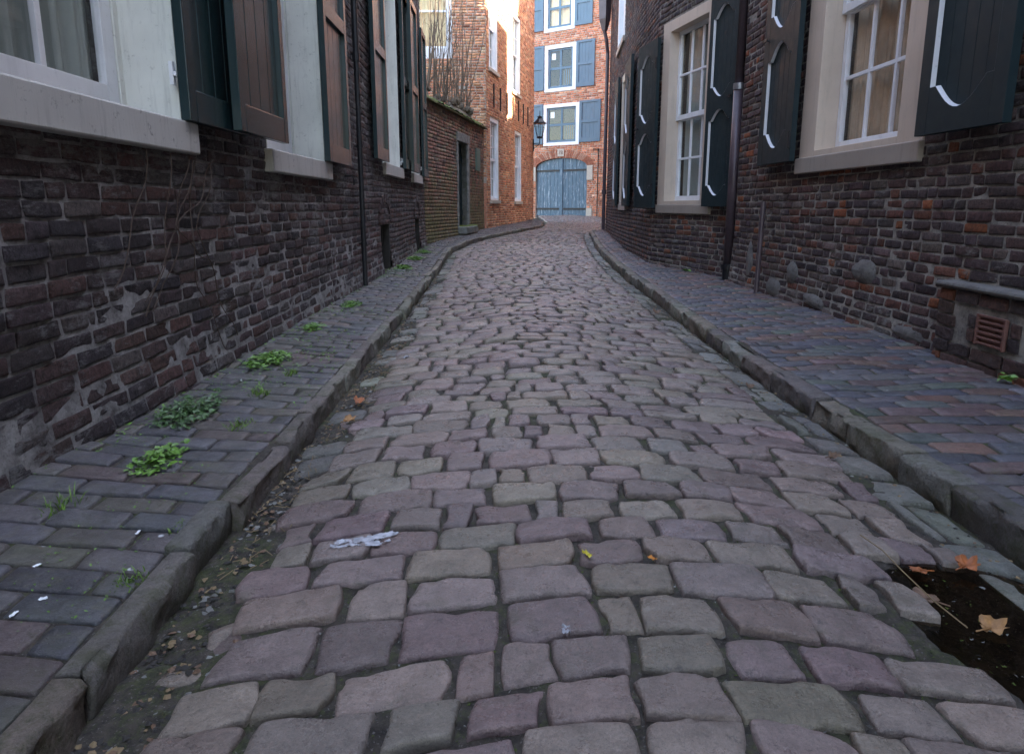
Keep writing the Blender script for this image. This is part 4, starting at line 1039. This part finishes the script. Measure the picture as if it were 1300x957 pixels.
def pave(pmf, D, K, t0, t1, pal, bl, bw_, skew, wav=.012):
    mb = MB(); Qn = []; Qm = []; Qf = []; t = t0; k = 0
    while t < t1:
        dd = float(np.interp(t, ts_, D)); dt = bw_*random.uniform(.94, 1.08)
        l = K+.006-(bl*.5 if k % 2 else 0)-random.uniform(0, .03)
        while l < dd-.005:
            L = bl*random.uniform(.94, 1.05)
            c, d = max(l, K+.006), min(l+L, dd-.004)
            if d-c > .025:
                j = lambda s: random.uniform(-s, s); gp = .0045
                sk = lambda a: skew*(a-K)+wav*math.sin(a*4+t*1.3)
                q = [(c+gp+j(.002), t+gp+sk(c)+j(.002)), (d-gp+j(.002), t+gp+sk(d)+j(.002)), (d-gp+j(.002), t+dt-gp+sk(d)+j(.002)), (c+gp+j(.002), t+dt-gp+sk(c)+j(.002))]
                (Qn if t < 4.5 else Qm if t < 10 else Qf).append(q)
            l += L
        t += dt; k += 1
    for Q, N in ((Qn, 9), (Qm, 6), (Qf, 4)):
        n = len(Q)
        if n: patches(mb, Q, pmf, N, .014, palette(pal, n, .13), h0=rng.normal(.002, .0022, n), tilt=.0015, rnd=.04, warp=.0028, warps=20, rough=.0012, roughs=20)
    tag(mb.build('pavement', M['paver'], smooth=True), kind='structure')
    b = MB()
    for u0, u1, du, nl in ((-1.4, 6, .035, 26), (6, t1, .15, 10)):
        T = np.arange(u0, u1+du/2, du); E = np.linspace(0, 1, nl)
        TT, EE = np.meshgrid(T, E, indexing='ij'); DDm = np.interp(TT, ts_, D)+.1
        Ln = K-.02+EE*(DDm-K+.02); V = pmf(Ln.ravel(), TT.ravel(), -.0065+.003*vn(TT.ravel()*30, Ln.ravel()*30)-(.008 if du > .1 else 0))
        b.add(V, [(i*nl+j, i*nl+j+1, (i+1)*nl+j+1, (i+1)*nl+j) for i in range(len(T)-1) for j in range(nl-1)])
    tag(b.build('pavement_bed', M['bedp'], smooth=True), kind='structure')
pave(pmL, DL, KL, -1.0, 23.6, PAL_PL, .215, .100, .10)
pave(pmR, DR, KR, -.6, 17.2, PAL_PR, .205, .095, -.06)

# ================================================================== PLANTS
def pavpt(side, x, y):
    fn, f = (leftedge, pmL) if side < 0 else (rightedge, pmR)
    a, b, c, d = LR(y); l = (a-x) if side < 0 else (x-c)
    return f(np.array([l]), np.array([y]), np.array([0.]))[0]
def leaf_clump(name, p, r, n, h, mat, label, group, lsz=.016, cat='weed'):
    if n > 60: r *= 1.35; n = int(n*2.2); lsz *= .72
    mb = MB(); rr = random.Random(int(p[0]*1000+p[1]*777))
    for i in range(n):
        a = rr.uniform(0, 6.28); q = r*rr.random()**.75*(1+.45*float(vn(math.cos(a)*2, math.sin(a)*2, p[1]))); cx, cy_, cz = p[0]+q*math.cos(a)*.8, p[1]+q*math.sin(a)*1.5, p[2]+rr.uniform(.003, h)*(1-.5*q/r)
        sz = lsz*rr.choice([rr.uniform(.35, .8), rr.uniform(.7, 1.5)]); az = rr.uniform(0, 6.28); ti = rr.uniform(-.6, .6)
        ax = Vector((math.cos(az), math.sin(az), ti*.5)).normalized(); bx = Vector((-math.sin(az), math.cos(az), rr.uniform(-.4, .4))).normalized(); nz = ax.cross(bx)
        c0 = Vector((cx, cy_, cz)); P = [c0-ax*sz, c0-ax*sz*.3+bx*sz*.65+nz*sz*.2, c0+ax*sz*.5+bx*sz*.5+nz*sz*.15, c0+ax*sz*1.1-nz*sz*.2, c0+ax*sz*.5-bx*sz*.5+nz*sz*.15, c0-ax*sz*.3-bx*sz*.65+nz*sz*.2, c0+ax*sz*.2]
        mb.add([tuple(v) for v in P], [(0, 1, 6), (1, 2, 6), (2, 3, 6), (3, 4, 6), (4, 5, 6), (5, 0, 6)])
        if i % 4 == 0: mb.tube([(p[0], p[1], p[2]-.005), tuple(c0-ax*sz)], .0008, 4)
    o = mb.build(name, mat, org=tuple(p)); return tag(o, label, cat, group)
def tuft(p, r, n, h, label, group):
    mb = MB(); rr = random.Random(int(p[0]*1000+p[1]*777))
    for i in range(n):
        a = rr.uniform(0, 6.28); q = r*rr.random()**.7; bx = Vector((p[0]+q*math.cos(a), p[1]+q*math.sin(a)*1.5, p[2]-.004)); hh = h*rr.uniform(.4, 1.1)
        d = Vector((rr.uniform(-.7, .7), rr.uniform(-.7, .7), 1)); w = .0018; az = rr.uniform(0, 6.28); sx = Vector((math.cos(az), math.sin(az), 0))*w
        m_ = bx+d*hh*.55; t = bx+d*hh*.8+Vector((d.x, d.y, 0))*hh*.5
        mb.add([tuple(bx-sx), tuple(bx+sx), tuple(m_+sx*.8), tuple(m_-sx*.8), tuple(t)], [(0, 1, 2, 3), (3, 2, 4)])
    return tag(mb.build('grass_tuft', M['grass'], org=tuple(p)), label, 'grass', group)
GW = 'green weeds growing along the left house wall'
weeds = [(-1.30, 3.55, .11, 190, .05, 'leafg', 'large bright green weed mat at the left wall foot, below the second window sill'),
         (-1.30, 2.62, .12, 220, .045, 'leafg2', 'dull green ground ivy spreading on the left pavement, nearer than the large bright weed mat'),
         (-1.33, 4.5, .07, 90, .04, 'leafg', 'green weed at the left wall foot just beyond the large bright mat'),
         (-1.33, 5.6, .08, 90, .04, 'leafg', 'small green weed at the left wall foot before the black drainpipe'),
         (-1.16, 2.12, .07, 90, .028, 'leafg', 'flat green weed in the joints of the left pavement, nearest of the broad leaved weeds'),
         (-1.42, 8.9, .12, 120, .05, 'leafg', 'green weed patch beside the first cellar hatch'),
         (-1.45, 10.2, .14, 150, .05, 'leafg', 'green weed patch between the two cellar hatches'),
         (-1.46, 11.3, .12, 110, .05, 'leafg', 'green weed patch below the second cellar hatch')]
for x, y, r, n, h, mt, lb in weeds: leaf_clump('weed_plant', pavpt(-1, x, y), r, n, h, M[mt], lb, GW, lsz=.017 if y < 6 else .025)
for x, y, r, n, h, lb in [(-1.12, 2.92, .04, 90, .045, 'grass tuft standing in a left pavement joint beside the dull ground ivy'),
                      (-1.04, 2.5, .05, 90, .03, 'low grass tuft near the left kerb, before the ivy'),
                      (-1.24, 1.75, .05, 60, .05, 'sparse grass tuft at the near left pavement, by the wall foot'),
                      (-.87, 1.65, .03, 50, .022, 'tiny grass tuft against the inner side of the left kerb'),
                      (-.86, 1.40, .035, 60, .02, 'tiny grass tuft at the left kerb joint closest to the camera'),
                      (-1.10, 3.3, .035, 60, .035, 'small grass tuft in the middle of the left pavement, below the large bright weed mat')]:
    tuft(pavpt(-1, x, y), r, n, h, lb, 'grass tufts in the left pavement')
leaf_clump('weed_plant', pavpt(1, 2.27, 3.05)+np.array([0, 0, .01]), .035, 9, .05, M['leafg'], 'small broad leaved plant at the foot of the right wall below the vent grille', None, lsz=.026)
leaf_clump('weed_plant', pavpt(1, 2.14, 8.35), .05, 26, .04, M['leafg'], 'small green weed at the right wall foot under the twelve pane window', None, lsz=.02)

# moss and creeping green in the pavement joints
mb = MB(); rr = random.Random(5)
for i in range(7000):
    t = rr.uniform(1.2, 9) if rr.random() < .7 else rr.uniform(9, 13); dd = float(np.interp(t, ts_, DL)); l = KL+rr.random()**.8*(dd-KL)
    if float(vn(t*2.1, l*4, 7)) < .12-.3*(l > dd-.09): continue
    p = pmL(np.array([l]), np.array([t]), np.array([.002]))[0]; s = rr.uniform(.003, .0095)*(1.5 if l > dd-.1 and rr.random() < .3 else 1)*min(1, .25+t*.22); az = rr.uniform(0, 6.3)
    ca, sa = math.cos(az)*s, math.sin(az)*s
    mb.add([(p[0]-ca, p[1]-sa, p[2]), (p[0]+sa*.6, p[1]-ca*.6, p[2]+s*.5), (p[0]+ca, p[1]+sa, p[2]+s*rr.random()), (p[0]-sa*.6, p[1]+ca*.6, p[2]+s*.5)], [(0, 1, 2, 3)])
tag(mb.build('moss_sprigs', M['leafg']), 'tiny green moss and seedling sprigs scattered over the left pavement joints', 'moss', kind='stuff')

# ivy-like dry vine on the left wall
vt = empty('dry_vine', (-1.46, 3.3, .1), 'thin dry vine stems clinging to the left house wall under the sill', 'vine')
for k in range(7):
    mb = MB(lw.M); rr = random.Random(k+30); y0, z0 = (3.35+rr.uniform(-.1, .3), 1.10) if k < 3 else (rr.uniform(2.2, 3.2), rr.uniform(.25, .6))
    pts = []; y, z = y0, z0; a = -1.6 if k < 3 else rr.uniform(.2, .7)
    for i in range(26):
        pts.append((LS(y), .03+.012*math.sin(i*.6+k)+.05*math.exp(-z/.22), z)); a += rr.uniform(-.22, .22)+(-.03 if k < 3 else 0); y += .045*math.cos(a)*(-1 if k < 3 and i > 8 else 1); z = min(1.12, max(.15, z+.04*math.sin(a)))
    mb.tube(pts, .0022, 5); mb.build('stem', M['vine'], vt)

# pollarded tree behind the garden wall
def tree():
    t = empty('pollarded_tree', (-1.75, 16.9, .2), 'pollarded bare tree with thin upright shoots behind the mossy garden wall', 'tree')
    rr = random.Random(11)
    mb = MB(); hub = [(-1.75, 16.9, 3.3), (-1.45, 16.95, 3.22), (-1.15, 17.3, 3.12), (-2.05, 16.7, 3.55)]
    mb.tube([(-1.75, 16.9, .2), (-1.8, 16.9, 1.6), (-1.75, 16.9, 2.7), (-1.75, 16.9, 3.25)], [.13, .11, .11, .15], 12)
    mb.tube([(-1.75, 16.9, 2.95), (-1.45, 16.95, 3.12), (-1.25, 17.1, 3.02), (-1.05, 17.35, 2.95)], [.13, .12, .10, .08], 10)
    mb.tube([(-1.75, 16.9, 2.9), (-2.0, 16.7, 3.3), (-2.1, 16.6, 3.6)], [.11, .1, .1], 10)
    for h in hub:
        for k in range(7):
            c = (h[0]+rr.uniform(-.12, .12), h[1]+rr.uniform(-.1, .1), h[2]+rr.uniform(-.05, .1)); r = rr.uniform(.05, .1)
            mb.tube([(c[0], c[1], c[2]-r), (c[0], c[1], c[2]-r*.5), (c[0]+.02, c[1], c[2]+r*.5), (c[0], c[1], c[2]+r)], [r*.4, r, r, r*.3], 8)
    mb.build('trunk', M['bark'], t, smooth=True)
    for h, n in zip(hub, (16, 16, 14, 10)):
        for k in range(n):
            b = Vector((h[0]+rr.uniform(-.15, .15), h[1]+rr.uniform(-.12, .12), h[2])); d = Vector((rr.uniform(-.16, .22), rr.uniform(-.15, .15), 1))
            if k % 5 == 0: d = Vector((rr.uniform(-.9, .9), rr.uniform(-.3, .3), .7))
            L = rr.uniform(1.6, 4.0) if k % 5 else rr.uniform(.5, 1.2); P = [b]; 
            for i in range(9): d = (d+Vector((rr.uniform(-.06, .06), rr.uniform(-.06, .06), .02))).normalized(); P.append(P[-1]+d*L/9)
            m = MB(); r0 = rr.uniform(.010, .02)
            m.tube([tuple(p) for p in P], [r0*(1-.8*i/9) for i in range(10)], 6)
            for i in range(3, 9, 2):
                e = P[i]+Vector((rr.uniform(-.25, .25), rr.uniform(-.1, .1), rr.uniform(.1, .4)))*.6; m.tube([tuple(P[i]), tuple((P[i]+e)/2+Vector((0, 0, .02))), tuple(e)], [.005, .004, .002], 5)
            m.build('shoot', M['twig'], t)
tree()

# ================================================================== LITTER
def leaf(p, sz, mat, label, az=0, curl=.35, group=None, lobes=True):
    mb = MB(); n = 28; V = [(p[0], p[1], p[2]+.004)]; rr = random.Random(int(az*100)+3)
    for ring in (.5, 1.):
        for i in range(n):
            t = 2*math.pi*i/n; rad = sz*(.5+.5*abs(math.cos(t/2)))*(1+.17*math.cos(7*t+.4*math.sin(t*2))+.1*math.cos(4*t+az))*ring*(1+.1*rr.uniform(-1, 1))
            x, y = rad*math.cos(t), rad*math.sin(t)*.75
            z = curl*(abs(y)*(.5+.9*(y > 0))+x*x/sz*.5*(1 if x > 0 else .3))*ring+.10*sz*math.sin(5*t+az*3)*ring+.002*rr.uniform(-1, 1)
            V.append((p[0]+x*math.cos(az)-y*math.sin(az), p[1]+x*math.sin(az)+y*math.cos(az), p[2]+.004+z))
    F = [(0, 1+i, 1+(i+1) % n) for i in range(n)]+[(1+i, 1+n+i, 1+n+(i+1) % n, 1+(i+1) % n) for i in range(n)]
    mb.add(V, F); c, s_2 = math.cos(az), math.sin(az)
    mb.tube([(p[0], p[1], p[2]+.006), (p[0]-c*sz*1.2, p[1]-s_2*sz*1.2, p[2]+.006)], .0012, 5)
    o = mb.build('dead_leaf', mat, org=tuple(p), smooth=True); o.modifiers.new('t', 'SOLIDIFY').thickness = .0006
    return tag(o, label, 'leaf', group)
def rp(x, y, h=0.0):
    a, b, c, d = LR(y); q = (x-a)/(c-a); return (x, y, float(roadz(np.array([x]), np.array([y]), np.clip(np.array([q]), 0, 1))[0])+h)
leaf((1.11, 1.53, .03), .036, M['leaforange'], 'bright orange oak leaf at the top edge of the dark puddle', .5, .5)
leaf((.945, 1.41, .016), .038, M['leafbrown'], 'brown lobed leaf afloat in the puddle, left of the tan one', 2.4, .3)
leaf((1.015, 1.30, .016), .034, M['leaftan'], 'tan curled leaf floating in the puddle, nearest the camera', .3, .5)
leaf((1.0, 1.53, .018), .026, M['leaforange'], 'small rust red leaf half sunk at the puddle rim beside the stones', 3.0, .2)
leaf(rp(1.13, 2.28, .008), .024, M['leafbrown'], 'curled brown leaf in the right gutter beside the second nearest kerb stone', .2, .6)
leaf(rp(1.17, 3.25, .008), .03, M['leafbrown'], 'reddish brown leaf in the right gutter farther up than the curled one', 1.2, .5)
leaf(rp(1.2, 5.6, .008), .05, M['leafbrown'], 'brown leaf pile lump in the right gutter where the kerb begins to bend', 1.2, .6)
leaf(rp(-.70, 3.0, .004), .035, M['leaforange'], 'orange leaf lying in the dirt of the left gutter', 1.5, .6)
leaf(rp(-.68, 2.72, .004), .03, M['leaftan'], 'tan leaf in the left gutter just nearer than the orange one', .7, .6)
mb = MB(); mb.tube([(.915, 1.66, .05), (.925, 1.57, .055), (.925, 1.48, .05), (.94, 1.38, .035), (.965, 1.30, .022)], .0016, 6); tag(mb.build('straw_stalk', M['straw']), 'long thin straw stalk bent over the left edge of the puddle', 'stalk')
# crumbs and leaf litter of the gutters
mb = MB(); rr = random.Random(3)
def crumb(p, s, c):
    V = []; 
    for i in range(5): a = 2*math.pi*i/5; k = s*rr.uniform(.6, 1.2); V.append((p[0]+k*math.cos(a), p[1]+k*math.sin(a)*rr.uniform(.5, 1.4), p[2]+rr.uniform(0, s*.6)))
    V.append((p[0], p[1], p[2]+s*rr.uniform(.4, 1))); mb.add(V, [(i, (i+1) % 5, 5) for i in range(5)], c)
for i in range(2300):
    y = .9+rr.random()**1.3*8; a, b, c, d = LR(y); x = float(a)+abs(rr.gauss(.06, .055))+.01
    crumb(rp(x, y, -.014), rr.uniform(.003, .011 if y < 4 else .014), rr.choice([0, 0, 0, 1, 2, 3]))
for i in range(900):
    y = .9+rr.random()**1.2*9; a, b, c, d = LR(y); x = float(c)-abs(rr.gauss(.05, .05))-.01
    crumb(rp(x, y, -.004), rr.uniform(.002, .009), rr.choice([0, 0, 1, 2, 3, 3]))
for i in range(160):
    y = rr.uniform(1.5, 4); a, b, c, d = LR(y); x = float(a)+rr.uniform(.01, .16); p = rp(x, y, -.004); az = rr.uniform(0, 3.14); L = rr.uniform(.01, .045)
    mb.tube([p, (p[0]+L*math.cos(az), p[1]+L*math.sin(az), p[2]+rr.uniform(0, .008))], .0012, 4, mi=3)
tag(mb.build('gutter_litter', [M['dark'], M['stone'], M['leafbrown'], M['straw']]), 'dirt crumbs, twigs and leaf bits lying in the gutters along both kerbs', 'litter', kind='stuff')
# grit and moss between the setts
mb = MB()
for i in range(9000):
    y = .9+rr.random()**1.4*6; a, b, c, d = LR(y); x = rr.uniform(float(a)+.18, float(c)-.18)
    p = rp(x, y, -.011); s = rr.uniform(.002, .0055)
    V = [(p[0]+s*rr.uniform(-1, 1), p[1]+s*rr.uniform(-1, 1), p[2]+s*rr.uniform(0, 1)) for _ in range(4)]; mb.add(V, [(0, 1, 2), (0, 2, 3), (0, 3, 1), (1, 3, 2)], rr.choice([0, 1, 1, 2]))
tag(mb.build('joint_grit', [M['stone'], M['moss'], M['dark']]), 'grit and moss lying in the joints between the road stones', 'grit', kind='stuff')
def scrap(p, sx, sy_, mat, label, name='paper_scrap', amp=.01, az=0, torn=False):
    mb = MB(); n = 34 if torn else 12; V = []
    for i in range(n):
        for j in range(n):
            u_, v_ = (i/(n-1)*2-1), (j/(n-1)*2-1); e = 1+.25*float(vn(u_*2+p[0]*9, v_*2, 5)); x, y = u_*sx*e, v_*sy_*e
            q_ = float(fbm(u_*6, v_*4, p[0]*7, 3)) if torn else float(fbm(u_*3, v_*3, p[0]*7, 2))
            V.append((p[0]+x*math.cos(az)-y*math.sin(az), p[1]+x*math.sin(az)+y*math.cos(az), p[2]+.003+amp*(.5+.5*q_)))
    keep = lambda i, j: (not torn) or float(fbm(i*.28, j*.22, 3, 3))+.75-1.1*((i/n*2-1)**2+(j/n*2-1)**2) > 0
    mb.add(V, [(i*n+j, i*n+j+1, (i+1)*n+j+1, (i+1)*n+j) for i in range(n-1) for j in range(n-1) if keep(i, j)]); return tag(mb.build(name, mat, org=tuple(p)), label, 'litter')
scrap(rp(-.385, 1.655, .004), .085, .036, M['paper'], 'crumpled silvery paper stuck on a cobble left of the road middle', amp=.006, az=.3, torn=True)
scrap(rp(.185, 1.54, .006), .006, .016, M['yellowp'], 'little yellow plastic strip on the cobbles', 'plastic_strip', .006, .5)
scrap(rp(.338, 1.51, .006), .005, .010, M['orangep'], 'tiny orange cigarette end on the cobbles, right of the yellow strip', 'cigarette_end', .007, .6)
scrap(rp(.11, 1.25, -.002), .010, .012, M['paper'], 'small white paper ball in a joint of the near cobbles', amp=.01)
scrap(rp(-.62, 3.9, .0), .025, .012, M['paper'], 'white wrapper scrap in the left gutter', amp=.01, az=1)
rr = random.Random(9)
for k, (x, y, lb) in enumerate([(-1.0, 1.32, 'largest white bird dropping on the near left pavement'), (-1.02, 1.26, 'white bird dropping smear just nearer than the largest one'), (-.96, 1.62, 'white bird dropping on the left pavement beside the kerb'), (-1.1, 1.45, 'small white bird dropping on the left pavement by the largest one, farther from the kerb')]):
    p = pavpt(-1, x, y); scrap((p[0], p[1], p[2]), rr.uniform(.005, .011), rr.uniform(.004, .008), M['white'], lb, 'bird_dropping', .002, rr.random()*3)

# ================================================================== light, camera
W = bpy.data.worlds.new('World'); S.world = W; W.use_nodes = True; nt = W.node_tree; bg = nt.nodes['Background']
sky = nt.nodes.new('ShaderNodeTexSky'); sky.sky_type = 'NISHITA'; sky.sun_disc = False
az = math.atan2(.93, -.36); EL = R(40)
sdir = Vector((.99*math.cos(EL), .10*math.cos(EL), math.sin(EL))).normalized()
sky.sun_elevation = EL; sky.sun_rotation = math.atan2(sdir.x, sdir.y); sky.air_density = 1.0; sky.dust_density = 2.0; sky.ozone_density = 1.0
nt.links.new(sky.outputs[0], bg.inputs[0]); bg.inputs[1].default_value = .15
sl = bpy.data.lights.new('sun', 'SUN'); sl.energy = 4.6; sl.angle = R(.5); sl.color = (1, .93, .82)
so = bpy.data.objects.new('sun', sl); so.rotation_euler = sdir.to_track_quat('Z', 'Y').to_euler(); COL.objects.link(so)
cam = bpy.data.cameras.new('camera'); co = bpy.data.objects.new('camera', cam); COL.objects.link(co); S.camera = co
cam.sensor_width = 36; cam.lens = 867/1300*36; cam.clip_end = 2000; cam.clip_start = .02
cam.shift_y = -44.5/1300
co.location = (0, 0, .9); co.rotation_euler = (math.pi/2-th_, 0, 0)
S.view_settings.view_transform = 'Standard'; S.view_settings.look = 'None'; S.view_settings.exposure = 3.5; S.view_settings.gamma = 1
S.view_settings.use_white_balance = True; S.view_settings.white_balance_temperature = 7650; S.view_settings.white_balance_tint = 10
S.render.engine = 'CYCLES'; S.cycles.max_bounces = 8; S.cycles.diffuse_bounces = 5; S.cycles.transparent_max_bounces = 12
S.render.resolution_x = 1024; S.render.resolution_y = 753
